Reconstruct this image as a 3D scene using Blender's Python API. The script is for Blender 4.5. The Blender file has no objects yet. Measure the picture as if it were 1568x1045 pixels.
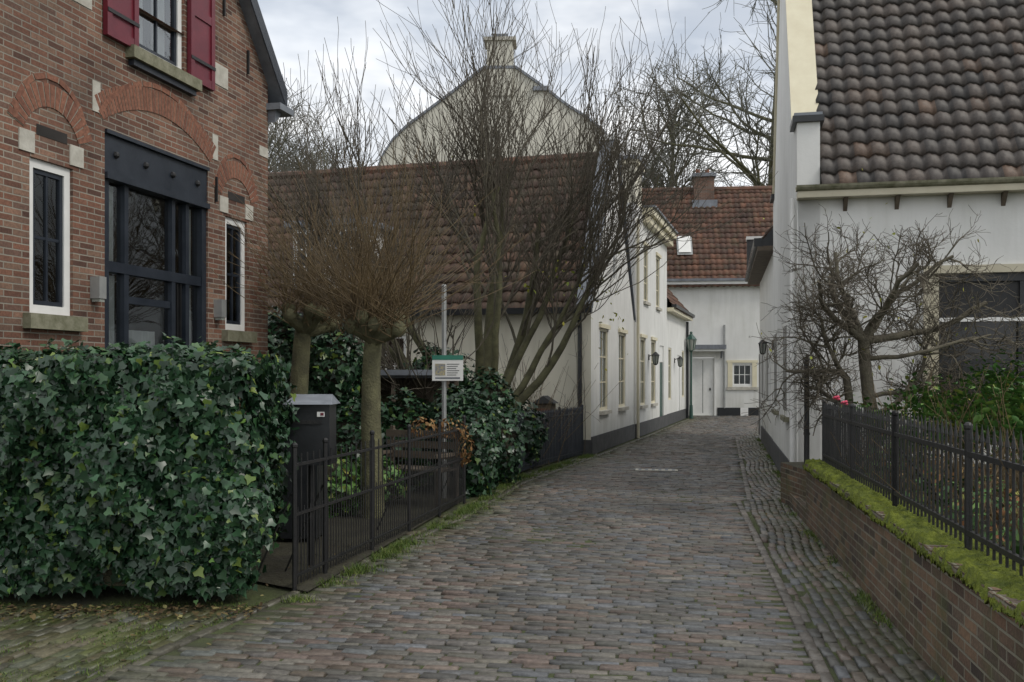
import bpy, math, random
import numpy as np
from mathutils import Vector
random.seed(7)
rng = np.random.default_rng(11)
scene = bpy.context.scene
COL = scene.collection

# ------------------------------------------------------------------ materials
def new_mat(name):
    m = bpy.data.materials.new(name); m.use_nodes = True
    nt = m.node_tree
    return m, nt, nt.nodes, nt.links, nt.nodes["Principled BSDF"]

def ramp(N, cols, interp='LINEAR'):
    r = N.new("ShaderNodeValToRGB"); r.color_ramp.interpolation = interp
    els = r.color_ramp.elements
    while len(els) < len(cols): els.new(0.5)
    for i, (p, c) in enumerate(cols):
        els[i].position = p; els[i].color = (c[0], c[1], c[2], 1)
    return r

def mix(N, L, fac, a, b, mode='MIX'):
    m = N.new("ShaderNodeMix"); m.data_type = 'RGBA'; m.blend_type = mode
    for sock, v in ((m.inputs[0], fac), (m.inputs[6], a), (m.inputs[7], b)):
        if isinstance(v, (int, float)): sock.default_value = v
        elif isinstance(v, tuple): sock.default_value = (v[0], v[1], v[2], 1)
        else: L.new(v, sock)
    return m.outputs[2]

def noise(N, L, scale, detail=4, rough=.55, vec=None):
    n = N.new("ShaderNodeTexNoise"); n.inputs["Scale"].default_value = scale
    n.inputs["Detail"].default_value = min(detail, 3.5); n.inputs["Roughness"].default_value = rough
    if vec is not None: L.new(vec, n.inputs["Vector"])
    return n.outputs[0]

def mathn(N, L, op, a, b=0.0, clamp=False):
    m = N.new("ShaderNodeMath"); m.operation = op; m.use_clamp = clamp
    for i, v in enumerate((a, b)):
        if isinstance(v, (int, float)): m.inputs[i].default_value = v
        else: L.new(v, m.inputs[i])
    return m.outputs[0]

def bump(N, L, b, h, strength, dist=.01):
    n = N.new("ShaderNodeBump"); n.inputs["Strength"].default_value = strength
    n.inputs["Distance"].default_value = dist
    L.new(h, n.inputs["Height"]); L.new(n.outputs[0], b.inputs["Normal"])

def m_noise(name, c1, c2, scale=5, rough=.7, bmp=.2, bscale=40, metal=0, dirt=None, dist=.01):
    m, nt, N, L, b = new_mat(name)
    tc = N.new("ShaderNodeTexCoord").outputs["Object"]
    f = noise(N, L, scale, 5, .6, tc)
    r = ramp(N, [(.3, c1), (.7, c2)]); L.new(f, r.inputs[0])
    out = r.outputs[0]
    if dirt:      # grime near the ground + faint streaks
        sx = N.new("ShaderNodeSeparateXYZ"); L.new(tc, sx.inputs[0])
        z = sx.outputs[2]
        mp = N.new("ShaderNodeMapping"); mp.inputs["Scale"].default_value = (3, 3, .35); L.new(tc, mp.inputs[0])
        st = noise(N, L, 1.5, 5, .6, mp.outputs[0])
        rr = ramp(N, [(.48, (0, 0, 0)), (.8, (1, 1, 1))]); L.new(st, rr.inputs[0])
        low = mathn(N, L, 'SUBTRACT', 1.0, mathn(N, L, 'MULTIPLY', z, .8), True)
        fac = mathn(N, L, 'ADD', mathn(N, L, 'MULTIPLY', rr.outputs[0], .35), mathn(N, L, 'MULTIPLY', mathn(N, L, 'MULTIPLY', low, st), .8), True)
        out = mix(N, L, fac, out, dirt)
    L.new(out, b.inputs["Base Color"]); b.inputs["Roughness"].default_value = rough
    b.inputs["Metallic"].default_value = metal
    if bmp: bump(N, L, b, noise(N, L, bscale, 3, .6, tc), bmp, dist)
    return m

def m_brick(name, cols, mortar, bw=.205, rh=.056, ms=.0065, rough=.85, moss=None, bmp=.6):
    m, nt, N, L, b = new_mat(name)
    uv = N.new("ShaderNodeUVMap"); uv.uv_map = "UVMap"
    ob = N.new("ShaderNodeTexCoord").outputs["Object"]
    nz = N.new("ShaderNodeTexNoise"); nz.inputs["Scale"].default_value = 6; L.new(ob, nz.inputs[0])
    vm = N.new("ShaderNodeVectorMath"); vm.operation = 'MULTIPLY_ADD'
    L.new(nz.outputs[1], vm.inputs[0]); vm.inputs[1].default_value = (.012, .006, 0); L.new(uv.outputs[0], vm.inputs[2])
    bt = N.new("ShaderNodeTexBrick"); L.new(vm.outputs[0], bt.inputs["Vector"])
    bt.inputs["Scale"].default_value = 1; bt.inputs["Brick Width"].default_value = bw; bt.inputs["Row Height"].default_value = rh
    bt.inputs["Mortar Size"].default_value = ms; bt.inputs["Mortar Smooth"].default_value = .3
    bt.inputs["Color1"].default_value = (0, 0, 0, 1); bt.inputs["Color2"].default_value = (1, 1, 1, 1); bt.inputs["Mortar"].default_value = (.5, .5, .5, 1)
    r = ramp(N, [(i / (len(cols) - 1), c) for i, c in enumerate(cols)]); L.new(bt.outputs[0], r.inputs[0])
    big = ramp(N, [(.3, (.62, .62, .62)), (.7, (1.15, 1.15, 1.15))]); L.new(noise(N, L, 1.1, 5, .6, ob), big.inputs[0])
    fine = ramp(N, [(.25, (.65, .65, .65)), (.75, (1.25, 1.25, 1.25))]); L.new(noise(N, L, 45, 3, .6, ob), fine.inputs[0])
    c = mix(N, L, 1.0, r.outputs[0], big.outputs[0], 'MULTIPLY')
    c = mix(N, L, 1.0, c, fine.outputs[0], 'MULTIPLY')
    mo = mix(N, L, 1.0, mortar, big.outputs[0], 'MULTIPLY')
    c = mix(N, L, bt.outputs[1], c, mo)
    if moss:
        rm = ramp(N, [(.48, (0, 0, 0)), (.68, (1, 1, 1))]); L.new(noise(N, L, 2.6, 6, .7, ob), rm.inputs[0])
        c = mix(N, L, mathn(N, L, 'MULTIPLY', rm.outputs[0], .6), c, moss)
    L.new(c, b.inputs["Base Color"]); b.inputs["Roughness"].default_value = rough
    h = mathn(N, L, 'ADD', mathn(N, L, 'SUBTRACT', 1.0, bt.outputs[1]), mathn(N, L, 'MULTIPLY', noise(N, L, 60, 2, .6, ob), .5))
    bump(N, L, b, h, bmp, .008)
    return m

def m_island(name, cols, rough=.7, var=.3, spec=.5, nscale=20, bmp=0):
    m, nt, N, L, b = new_mat(name)
    g = N.new("ShaderNodeNewGeometry")
    r = ramp(N, cols); L.new(g.outputs["Random Per Island"], r.inputs[0])
    ob = N.new("ShaderNodeTexCoord").outputs["Object"]
    f = ramp(N, [(.3, (1 - var,) * 3), (.7, (1 + var,) * 3)]); nn = noise(N, L, nscale, 2, .6, ob); L.new(nn, f.inputs[0])
    c = mix(N, L, 1.0, r.outputs[0], f.outputs[0], 'MULTIPLY')
    L.new(c, b.inputs["Base Color"]); b.inputs["Roughness"].default_value = rough
    b.inputs["Specular IOR Level"].default_value = spec
    if bmp: bump(N, L, b, nn, bmp, .01)
    return m

def m_tile(name, cols, rough=.75, moss=None):
    m, nt, N, L, b = new_mat(name)
    uv = N.new("ShaderNodeUVMap"); uv.uv_map = "UVMap"
    fl = N.new("ShaderNodeVectorMath"); fl.operation = 'FLOOR'; L.new(uv.outputs[0], fl.inputs[0])
    wn = N.new("ShaderNodeTexWhiteNoise"); wn.noise_dimensions = '2D'; L.new(fl.outputs[0], wn.inputs["Vector"])
    r = ramp(N, cols); L.new(wn.outputs[0], r.inputs[0])
    ob = N.new("ShaderNodeTexCoord").outputs["Object"]
    big = ramp(N, [(.3, (.55, .56, .58)), (.7, (1.2, 1.15, 1.1))]); L.new(noise(N, L, 1.3, 6, .65, ob), big.inputs[0])
    fine = ramp(N, [(.3, (.7, .7, .7)), (.7, (1.2, 1.2, 1.2))]); L.new(noise(N, L, 22, 4, .65, ob), fine.inputs[0])
    c = mix(N, L, 1.0, r.outputs[0], big.outputs[0], 'MULTIPLY'); c = mix(N, L, 1.0, c, fine.outputs[0], 'MULTIPLY')
    if moss:
        rm = ramp(N, [(.48, (0, 0, 0)), (.68, (1, 1, 1))]); L.new(noise(N, L, 3, 6, .75, ob), rm.inputs[0])
        c = mix(N, L, mathn(N, L, 'MULTIPLY', rm.outputs[0], .6), c, moss)
    L.new(c, b.inputs["Base Color"]); b.inputs["Roughness"].default_value = rough
    bump(N, L, b, noise(N, L, 50, 2, .6, ob), .3, .006)
    return m

def m_glass(name):
    m, nt, N, L, b = new_mat(name)
    out = N["Material Output"]
    tr = N.new("ShaderNodeBsdfTransparent"); tr.inputs[0].default_value = (.80, .84, .84, 1)
    gl = N.new("ShaderNodeBsdfGlossy"); gl.inputs["Roughness"].default_value = .02; gl.inputs["Color"].default_value = (.8, .85, .9, 1)
    ob = N.new("ShaderNodeTexCoord").outputs["Object"]
    bp = N.new("ShaderNodeBump"); bp.inputs["Strength"].default_value = .15; bp.inputs["Distance"].default_value = .02
    L.new(noise(N, L, 2.2, 2, .5, ob), bp.inputs["Height"]); L.new(bp.outputs[0], gl.inputs["Normal"])
    fr = N.new("ShaderNodeFresnel"); fr.inputs[0].default_value = 1.5
    f = mathn(N, L, 'ADD', fr.outputs[0], .12, True)
    mx = N.new("ShaderNodeMixShader"); L.new(f, mx.inputs[0]); L.new(tr.outputs[0], mx.inputs[1]); L.new(gl.outputs[0], mx.inputs[2])
    L.new(mx.outputs[0], out.inputs[0])
    return m

M = {}
M['white'] = m_noise('white_plaster', (.65, .65, .63), (.74, .74, .72), 1.2, .85, .25, 18, dirt=(.42, .42, .37))
M['cream'] = m_noise('cream_plaster', (.66, .63, .52), (.74, .71, .60), 1.0, .85, .25, 18, dirt=(.42, .39, .30))
M['dcream'] = m_noise('weathered_cream_plaster', (.53, .515, .44), (.64, .62, .54), .7, .85, .2, 9, dirt=(.42, .40, .33))
M['wpaint'] = m_noise('white_paint', (.70, .70, .68), (.78, .78, .76), 6, .45, .05, 30)
M['cpaint'] = m_noise('cream_paint', (.64, .58, .42), (.72, .67, .50), 4, .5, .08, 30)
M['beige'] = m_noise('beige_paint', (.46, .42, .31), (.54, .50, .38), 4, .5, .08, 30)
M['black'] = m_noise('black_paint', (.012, .014, .016), (.022, .024, .027), 6, .38, .1, 40)
M['iron'] = m_noise('black_iron', (.008, .009, .011), (.020, .019, .018), 14, .5, .2, 60)
M['blueblack'] = m_noise('blue_black_paint', (.010, .015, .024), (.025, .032, .044), 5, .42, .1, 30)
M['plinth'] = m_noise('dark_plinth', (.035, .037, .04), (.075, .075, .075), 5, .75, .3, 20)
M['red'] = m_noise('oxblood_paint', (.11, .009, .021), (.16, .016, .03), 5, .45, .1, 30)
M['stone'] = m_noise('sandstone', (.36, .34, .29), (.54, .52, .46), 7, .85, .35, 40)
M['mortar'] = m_noise('lime_mortar', (.20, .18, .145), (.28, .25, .20), 12, .9, .3, 40)
M['sill'] = m_noise('mossy_sill', (.12, .12, .07), (.26, .25, .18), 9, .85, .4, 40)
M['lead'] = m_noise('grey_lead', (.12, .13, .15), (.22, .24, .27), 4, .55, .2, 20)
M['zinc'] = m_noise('zinc', (.28, .29, .29), (.38, .39, .38), 5, .45, .1, 20, metal=.4)
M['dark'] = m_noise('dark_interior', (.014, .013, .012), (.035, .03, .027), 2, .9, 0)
M['dglass'] = m_noise('dark_glass', (.008, .009, .010), (.016, .017, .018), 2, .12, 0)
M['curtain'] = m_noise('net_curtain', (.60, .61, .60), (.75, .75, .73), 3, .9, .3, 12)
M['bark'] = m_noise('tree_bark', (.075, .065, .048), (.15, .135, .095), 9, .9, .8, 40, dist=.02)
M['barkg'] = m_noise('mossy_bark', (.07, .066, .038), (.16, .155, .08), 6, .9, .8, 40, dist=.02)
M['twig'] = m_noise('grey_twigs', (.070, .058, .042), (.135, .115, .082), 2, .8, 0)
M['shoot'] = m_noise('willow_shoots', (.09, .062, .030), (.19, .135, .065), 2.5, .7, 0)
M['fartwig'] = m_noise('far_twigs', (.10, .10, .083), (.17, .165, .13), .4, .9, 0)
M['soil'] = m_noise('garden_soil', (.020, .017, .011), (.05, .047, .026), 3, .95, .8, 25, dist=.03)
M['ground'] = m_noise('ground_earth', (.034, .036, .018), (.062, .080, .022), 2.5, .95, .8, 30, dist=.02)
M['moss'] = m_noise('moss', (.065, .090, .010), (.20, .235, .022), 13, .95, 1.0, 70, dist=.03)
M['wood'] = m_noise('weathered_wood', (.08, .062, .045), (.15, .12, .09), 6, .8, .3, 30)
M['terra'] = m_noise('rusty_brown', (.14, .06, .035), (.22, .10, .06), 8, .8, .2, 30)
M['signw'] = m_noise('sign_white', (.70, .70, .68), (.76, .76, .74), 4, .4, 0)
M['signg'] = m_noise('sign_green', (.02, .16, .11), (.03, .20, .14), 4, .4, 0)
M['signp'] = m_noise('sign_picture', (.12, .16, .25), (.5, .42, .2), 40, .4, 0)
M['pink'] = m_noise('pink_petals', (.6, .04, .10), (.75, .12, .2), 30, .5, 0)
M['green'] = m_noise('dark_green_paint', (.02, .06, .05), (.03, .09, .07), 5, .4, 0)
M['glass'] = m_glass('window_glass')
m_, nt_, N_, L_, b_ = new_mat('lamp_glass'); b_.inputs["Base Color"].default_value = (.30, .32, .29, 1); b_.inputs["Roughness"].default_value = .15; M['lampglass'] = m_
M['brick'] = m_brick('red_brick', [(.085, .042, .03), (.165, .075, .048), (.215, .10, .064), (.145, .082, .060), (.20, .12, .082), (.26, .145, .098)], (.27, .245, .20))
M['brickdark'] = m_brick('garden_wall_brick', [(.045, .034, .027), (.15, .088, .055), (.10, .075, .055), (.20, .125, .075), (.07, .05, .038)], (.20, .185, .14), rh=.064, ms=.008, moss=(.07, .08, .025), bmp=1)
M['brickchim'] = m_brick('chimney_brick', [(.10, .06, .045), (.18, .09, .06), (.14, .10, .08)], (.2, .18, .15))
M['archb'] = m_island('arch_brick', [(0, (.15, .062, .040)), (.5, (.235, .105, .065)), (1, (.19, .08, .05))], .85, .3, nscale=30, bmp=.4)
M['tile'] = m_tile('grey_brown_pantiles', [(0, (.044, .040, .038)), (.3, (.072, .062, .056)), (.6, (.096, .078, .067)), (.85, (.076, .067, .061)), (.95, (.115, .080, .060)), (1, (.14, .09, .062))], .55)
M['tilered'] = m_tile('red_pantiles', [(0, (.070, .038, .027)), (.4, (.12, .058, .038)), (.8, (.165, .078, .048)), (1, (.09, .05, .038))], .75, moss=(.07, .064, .036))
M['tilebr'] = m_tile('brown_pantiles', [(0, (.060, .038, .030)), (.4, (.092, .054, .038)), (.8, (.132, .074, .048)), (1, (.08, .052, .038))], .75, moss=(.078, .072, .040))
M['ivy'] = m_island('ivy_leaves', [(0, (.010, .030, .014)), (.35, (.017, .048, .022)), (.7, (.025, .070, .031)), (.93, (.038, .094, .034)), (.98, (.10, .16, .03)), (1, (.16, .21, .04))], .36, .25, .5, 4)
M['leafg'] = m_island('shrub_leaves', [(0, (.03, .085, .018)), (.5, (.06, .14, .03)), (.9, (.11, .20, .04)), (1, (.26, .25, .05))], .5, .2, .4, 6)
M['leafdead'] = m_island('dead_leaves', [(0, (.13, .06, .025)), (.5, (.22, .12, .05)), (1, (.30, .22, .10))], .8, .2, .2, 6)
M['litter'] = m_island('fallen_leaves', [(0, (.05, .035, .02)), (.5, (.10, .07, .035)), (.85, (.15, .12, .05)), (1, (.26, .24, .10))], .8, .2, .2, 6)
M['grass'] = m_island('grass_blades', [(0, (.04, .08, .015)), (.6, (.09, .14, .025)), (1, (.16, .19, .05))], .6, .2, .3, 6)
M['yleaf'] = m_island('yellow_leaves', [(0, (.40, .36, .05)), (1, (.24, .30, .05))], .5, .1, .3, 6)

# pavers : colour attribute * noise
m, nt, N, L, b = new_mat('brick_pavers')
at = N.new("ShaderNodeAttribute"); at.attribute_name = "Col"
ob = N.new("ShaderNodeTexCoord").outputs["Object"]
f = ramp(N, [(.3, (.62, .62, .62)), (.7, (1.3, 1.3, 1.3))]); nn = noise(N, L, 28, 5, .65, ob); L.new(nn, f.inputs[0])
mpv = N.new("ShaderNodeMapping"); mpv.inputs["Rotation"].default_value = (0, 0, .2); mpv.inputs["Scale"].default_value = (1.3, .45, 1); L.new(ob, mpv.inputs[0])
f2 = ramp(N, [(.35, (.66, .65, .63)), (.65, (1.14, 1.13, 1.12))]); L.new(noise(N, L, 1.1, 5, .6, mpv.outputs[0]), f2.inputs[0])
c = mix(N, L, 1.0, at.outputs[0], f.outputs[0], 'MULTIPLY'); c = mix(N, L, 1.0, c, f2.outputs[0], 'MULTIPLY')
L.new(c, b.inputs["Base Color"])
rr = ramp(N, [(.35, (.36,) * 3), (.65, (.68,) * 3)]); L.new(noise(N, L, 2.2, 5, .6, mpv.outputs[0]), rr.inputs[0]); L.new(rr.outputs[0], b.inputs["Roughness"])
bump(N, L, b, nn, .6, .006)
M['paver'] = m

# ------------------------------------------------------------------ mesh tools
class Frame:
    """local frame: x along the wall, y into the building, z up (ang: rotation about z)"""
    def __init__(s, ox, oy, ang, oz=0):
        s.o = (ox, oy, oz); s.c = math.cos(ang); s.s = math.sin(ang)
    def w(s, p):
        return (s.o[0] + s.c * p[0] - s.s * p[1], s.o[1] + s.s * p[0] + s.c * p[1], s.o[2] + p[2])
W0 = Frame(0, 0, 0)

def dirframe(ox, oy, dx, dy):
    return Frame(ox, oy, math.atan2(dy, dx))

def empty(name, loc=(0, 0, 0)):
    e = bpy.data.objects.new(name, None); e.location = loc; e.empty_display_size = .2
    COL.objects.link(e); return e

def parent(o, e):
    o.parent = e
    if e is not None:
        o.location = (-e.location[0], -e.location[1], -e.location[2])

class MB:
    def __init__(s): s.v = []; s.f = []; s.m = []; s.mats = []; s.uv = []
    def mi(s, k):
        if k not in s.mats: s.mats.append(k)
        return s.mats.index(k)
    def add(s, fr, vs, fs, k):
        b0 = len(s.v); mi = s.mi(k)
        for p in vs: s.v.append(fr.w(p))
        for f in fs:
            a = Vector(vs[f[0]]); bb = Vector(vs[f[1]]); c = Vector(vs[f[2]])
            n = (bb - a).cross(c - bb); ax, ay, az = abs(n.x), abs(n.y), abs(n.z)
            for i in f:
                p = vs[i]
                if az >= ax and az >= ay: s.uv.append((p[0], p[1]))
                elif ay >= ax: s.uv.append((p[0], p[2]))
                else: s.uv.append((p[1], p[2]))
            s.f.append([b0 + i for i in f]); s.m.append(mi)
    def box(s, fr, x0, x1, y0, y1, z0, z1, k):
        vs = [(x0, y0, z0), (x1, y0, z0), (x1, y1, z0), (x0, y1, z0), (x0, y0, z1), (x1, y0, z1), (x1, y1, z1), (x0, y1, z1)]
        s.add(fr, vs, [(3, 2, 1, 0), (4, 5, 6, 7), (0, 1, 5, 4), (1, 2, 6, 5), (2, 3, 7, 6), (3, 0, 4, 7)], k)
    def quad(s, fr, a, b, c, d, k): s.add(fr, [a, b, c, d], [(0, 1, 2, 3)], k)
    def prism(s, fr, poly, y0, y1, k):
        n = len(poly)
        vs = [(p[0], y0, p[1]) for p in poly] + [(p[0], y1, p[1]) for p in poly]
        fs = [tuple(range(n)), tuple(range(2 * n - 1, n - 1, -1))]
        for i in range(n):
            j = (i + 1) % n; fs.append((j, i, i + n, j + n))
        s.add(fr, vs, fs, k)
    def prismx(s, fr, poly, x0, x1, k):
        n = len(poly)
        vs = [(x0, p[0], p[1]) for p in poly] + [(x1, p[0], p[1]) for p in poly]
        fs = [tuple(range(n - 1, -1, -1)), tuple(range(n, 2 * n))]
        for i in range(n):
            j = (i + 1) % n; fs.append((i, j, j + n, i + n))
        s.add(fr, vs, fs, k)
    def cyl(s, fr, p0, p1, r0, r1, k, n=8):
        a = Vector(p0); b = Vector(p1); d = (b - a).normalized()
        ref = Vector((0, 0, 1)) if abs(d.z) < .9 else Vector((1, 0, 0))
        u = d.cross(ref).normalized(); w = d.cross(u)
        vs = []
        for q, r in ((a, r0), (b, r1)):
            for i in range(n):
                t = 2 * math.pi * i / n
                vs.append(tuple(q + u * (r * math.cos(t)) + w * (r * math.sin(t))))
        fs = [(i, (i + 1) % n, n + (i + 1) % n, n + i) for i in range(n)] + [tuple(range(n - 1, -1, -1)), tuple(range(n, 2 * n))]
        s.add(fr, vs, fs, k)
    def ball(s, fr, c, r, k, sz=1.0):
        vs = []; fs = []; nu, nv = 8, 5
        for j in range(nv + 1):
            ph = math.pi * j / nv
            for i in range(nu):
                t = 2 * math.pi * i / nu
                vs.append((c[0] + r * math.sin(ph) * math.cos(t), c[1] + r * math.sin(ph) * math.sin(t), c[2] + r * sz * math.cos(ph)))
        for j in range(nv):
            for i in range(nu):
                fs.append((j * nu + i, (j + 1) * nu + i, (j + 1) * nu + (i + 1) % nu, j * nu + (i + 1) % nu))
        s.add(fr, vs, fs, k)
    def wall(s, fr, x0, x1, z0, z1, holes, k, y=0, dep=.14, rk=None):
        xs = sorted(set([x0, x1] + [h[0] for h in holes] + [h[1] for h in holes]))
        zs = sorted(set([z0, z1] + [h[2] for h in holes] + [h[3] for h in holes]))
        for i in range(len(xs) - 1):
            for j in range(len(zs) - 1):
                cx = (xs[i] + xs[i + 1]) / 2; cz = (zs[j] + zs[j + 1]) / 2
                if any(h[0] < cx < h[1] and h[2] < cz < h[3] for h in holes): continue
                s.quad(fr, (xs[i], y, zs[j]), (xs[i + 1], y, zs[j]), (xs[i + 1], y, zs[j + 1]), (xs[i], y, zs[j + 1]), k)
        rk = rk or k
        for h in holes:
            a, b, c, d = h[:4]
            s.quad(fr, (a, y, c), (a, y + dep, c), (a, y + dep, d), (a, y, d), rk)
            s.quad(fr, (b, y + dep, c), (b, y, c), (b, y, d), (b, y + dep, d), rk)
            s.quad(fr, (a, y, d), (a, y + dep, d), (b, y + dep, d), (b, y, d), rk)
            s.quad(fr, (a, y + dep, c), (a, y, c), (b, y, c), (b, y + dep, c), rk)
    def drape(s, fr, u0, u1, y, z0, z1):
        n = 14; vs = []
        for i in range(n + 1):
            x = u0 + (u1 - u0) * i / n; yy = y + .02 * math.sin(i * 1.9); vs += [(x, yy, z0), (x, yy, z1)]
        s.add(fr, vs, [(2 * i, 2 * i + 2, 2 * i + 3, 2 * i + 1) for i in range(n)], 'curtain')
    def window(s, fr, x0, x1, z0, z1, k='wpaint', nx=2, nz=3, fw=.06, y=.06, mk=None, curtain=0, mw=.025, inner=None):
        e = .002; a, b, c, d = x0 + e, x1 - e, z0 + e, z1 - e
        s.box(fr, a, a + fw, y, y + .07, c, d, k); s.box(fr, b - fw, b, y, y + .07, c, d, k)
        s.box(fr, a + fw, b - fw, y, y + .07, c, c + fw, k); s.box(fr, a + fw, b - fw, y, y + .07, d - fw, d, k)
        mk = mk or k
        A, B, C, D = a + fw, b - fw, c + fw, d - fw
        if inner:
            q = .04
            s.box(fr, A, A + q, y + .015, y + .06, C, D, inner); s.box(fr, B - q, B, y + .015, y + .06, C, D, inner)
            s.box(fr, A + q, B - q, y + .015, y + .06, C, C + q, inner); s.box(fr, A + q, B - q, y + .015, y + .06, D - q, D, inner)
            A += q; B -= q; C += q; D -= q
        for i in range(1, nx):
            x = A + (B - A) * i / nx; s.box(fr, x - mw / 2, x + mw / 2, y + .02, y + .05, C, D, mk)
        for j in range(1, nz):
            z = C + (D - C) * j / nz; s.box(fr, A, B, y + .023, y + .047, z - mw / 2, z + mw / 2, mk)
        s.quad(fr, (A, y + .035, C), (B, y + .035, C), (B, y + .035, D), (A, y + .035, D), 'glass')
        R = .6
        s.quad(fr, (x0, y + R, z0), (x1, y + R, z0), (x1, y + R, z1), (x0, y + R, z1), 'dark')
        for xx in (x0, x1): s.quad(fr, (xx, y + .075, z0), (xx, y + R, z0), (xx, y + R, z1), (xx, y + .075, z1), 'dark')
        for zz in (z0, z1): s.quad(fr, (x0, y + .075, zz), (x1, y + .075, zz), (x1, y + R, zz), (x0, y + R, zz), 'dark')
        if curtain:
            for (u0, u1) in ((A, A + (B - A) * curtain), (B - (B - A) * curtain, B)): s.drape(fr, u0, u1, y + .13, C, D)
    def build(s, name, par=None, smooth=False):
        me = bpy.data.meshes.new(name); me.from_pydata(s.v, [], s.f)
        for k in s.mats: me.materials.append(M[k])
        me.polygons.foreach_set("material_index", s.m)
        ul = me.uv_layers.new(name="UVMap"); ul.data.foreach_set("uv", [c for p in s.uv for c in p])
        if smooth: me.polygons.foreach_set("use_smooth", [True] * len(s.f))
        me.update()
        o = bpy.data.objects.new(name, me); COL.objects.link(o)
        if par: parent(o, par)
        return o

def np_mesh(name, V, F, mat, par=None, uv=None, col=None, smooth=False):
    me = bpy.data.meshes.new(name)
    V = np.asarray(V, dtype=np.float32); F = np.asarray(F, dtype=np.int32); k = F.shape[1]
    me.vertices.add(len(V)); me.vertices.foreach_set("co", V.ravel())
    me.loops.add(F.size); me.loops.foreach_set("vertex_index", F.ravel())
    me.polygons.add(len(F)); me.polygons.foreach_set("loop_start", np.arange(0, F.size, k, dtype=np.int32))
    me.update(calc_edges=True)
    if smooth: me.polygons.foreach_set("use_smooth", np.ones(len(F), dtype=bool))
    if uv is not None:
        ul = me.uv_layers.new(name="UVMap"); ul.data.foreach_set("uv", np.asarray(uv, dtype=np.float32).ravel())
    if col is not None:
        ca = me.color_attributes.new("Col", 'FLOAT_COLOR', 'POINT'); ca.data.foreach_set("color", np.asarray(col, dtype=np.float32).ravel())
    me.materials.append(M[mat]); me.validate(); me.update()
    o = bpy.data.objects.new(name, me); COL.objects.link(o)
    if par: parent(o, par)
    return o

def tiles(name, fr, O, U, Vv, width, length, mat, par, tw=.22, rh=.28, amp=.028, seg=6):
    Ow = np.array(fr.w(O)); Uw = np.array(fr.w(U)) - np.array(fr.w((0, 0, 0))); Vw = np.array(fr.w(Vv)) - np.array(fr.w((0, 0, 0)))
    Nw = np.cross(Uw, Vw); Nw /= np.linalg.norm(Nw)
    if Nw[2] < 0: Nw = -Nw
    nt_ = int(width / tw); nu = nt_ * seg; tw = width / nt_
    nr = max(1, int(length / rh)); rh = length / nr
    us = np.arange(nu + 1) / seg
    ph = us % 1.0
    prof = amp * (np.sin(2 * np.pi * ph) * .8 + .35 * np.sin(4 * np.pi * ph + .6))
    Vs = []; Fs = []; UV = []
    for r in range(nr):
        jit = rng.normal(0, .0035, nu // seg + 2)[(us.astype(int))] + .012 * np.sin(us * .35 + r * .3)
        vj = rng.normal(0, .006, nu // seg + 2)[(us.astype(int))]
        base = len(Vs) * (nu + 1)
        for (v, h) in ((r * rh, -.01), (r * rh, .035), ((r + 1) * rh, .002)):
            Vs.append(Ow + np.outer(us * tw, Uw) + np.outer(v + (vj if v == r * rh else 0 * vj), Vw) + np.outer(prof + h + jit, Nw))
        i = np.arange(nu)
        for lay in range(2):
            a = base + lay * (nu + 1) + i
            Fs.append(np.stack([a, a + 1, a + nu + 2, a + nu + 1], 1))
            uu0 = us[:-1] + .001; uu1 = us[1:] - .001; v0 = r + .05; v1 = r + .95
            UV.append(np.stack([np.stack([uu0, np.full(nu, v0)], 1), np.stack([uu1, np.full(nu, v0)], 1), np.stack([uu1, np.full(nu, v1)], 1), np.stack([uu0, np.full(nu, v1)], 1)], 1))
    return np_mesh(name, np.concatenate(Vs), np.concatenate(Fs), mat, par, uv=np.concatenate(UV).reshape(-1, 2))

# leaves ---------------------------------------------------------------
def unit(a): return a / (np.linalg.norm(a, axis=-1, keepdims=True) + 1e-9)
def leaves(name, P, Nn, size, mat, par=None, ivy=True, down=.8, rnd=.7):
    n = len(P)
    nn = unit(Nn + rng.normal(0, rnd * .6, (n, 3)))
    t = rng.normal(0, .6, (n, 3)); t[:, 2] -= down
    t = unit(t - nn * np.sum(t * nn, 1, keepdims=True)); sd = np.cross(nn, t)
    if ivy: T = [(0, 0, 0), (.42, -.08, .06), (.52, .3, .08), (.22, .5, .03), (0, 1, -.08), (-.22, .5, .03), (-.52, .3, .08), (-.42, -.08, .06)]; FF = [(0, 1, 2, 3), (0, 3, 4, 5), (0, 5, 6, 7)]
    else: T = [(0, 0, 0), (.24, .25, .05), (.22, .65, .05), (0, 1, -.05), (-.22, .65, .05), (-.24, .25, .05)]; FF = [(0, 1, 2, 3), (0, 3, 4, 5)]
    k = len(T); sz = (size * rng.uniform(.5, 1.35, n))[:, None]
    V = np.empty((n, k, 3))
    for i, (a, b, c) in enumerate(T): V[:, i] = P + sz * (sd * a + t * b + nn * c)
    F = (np.arange(n)[:, None, None] * k + np.array(FF)[None]).reshape(-1, 4)
    return np_mesh(name, V.reshape(-1, 3), F, mat, par)

def blob_pts(n, c, r, shell=.55):
    d = unit(rng.normal(0, 1, (n, 3))); rad = rng.uniform(shell, 1, n)[:, None]
    return np.array(c) + d * rad * np.array(r), d

# trees ---------------------------------------------------------------
def path(p, d, Lh, r0, r1, k, wob, up, side=None):
    pts = [np.array(p, float)]; d = np.array(d, float); d /= np.linalg.norm(d)
    for i in range(k):
        d = d + rng.normal(0, wob, 3) + np.array([0, 0, up])
        d /= np.linalg.norm(d); pts.append(pts[-1] + d * Lh / k)
    return np.array(pts), np.linspace(r0, r1, k + 1)

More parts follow.
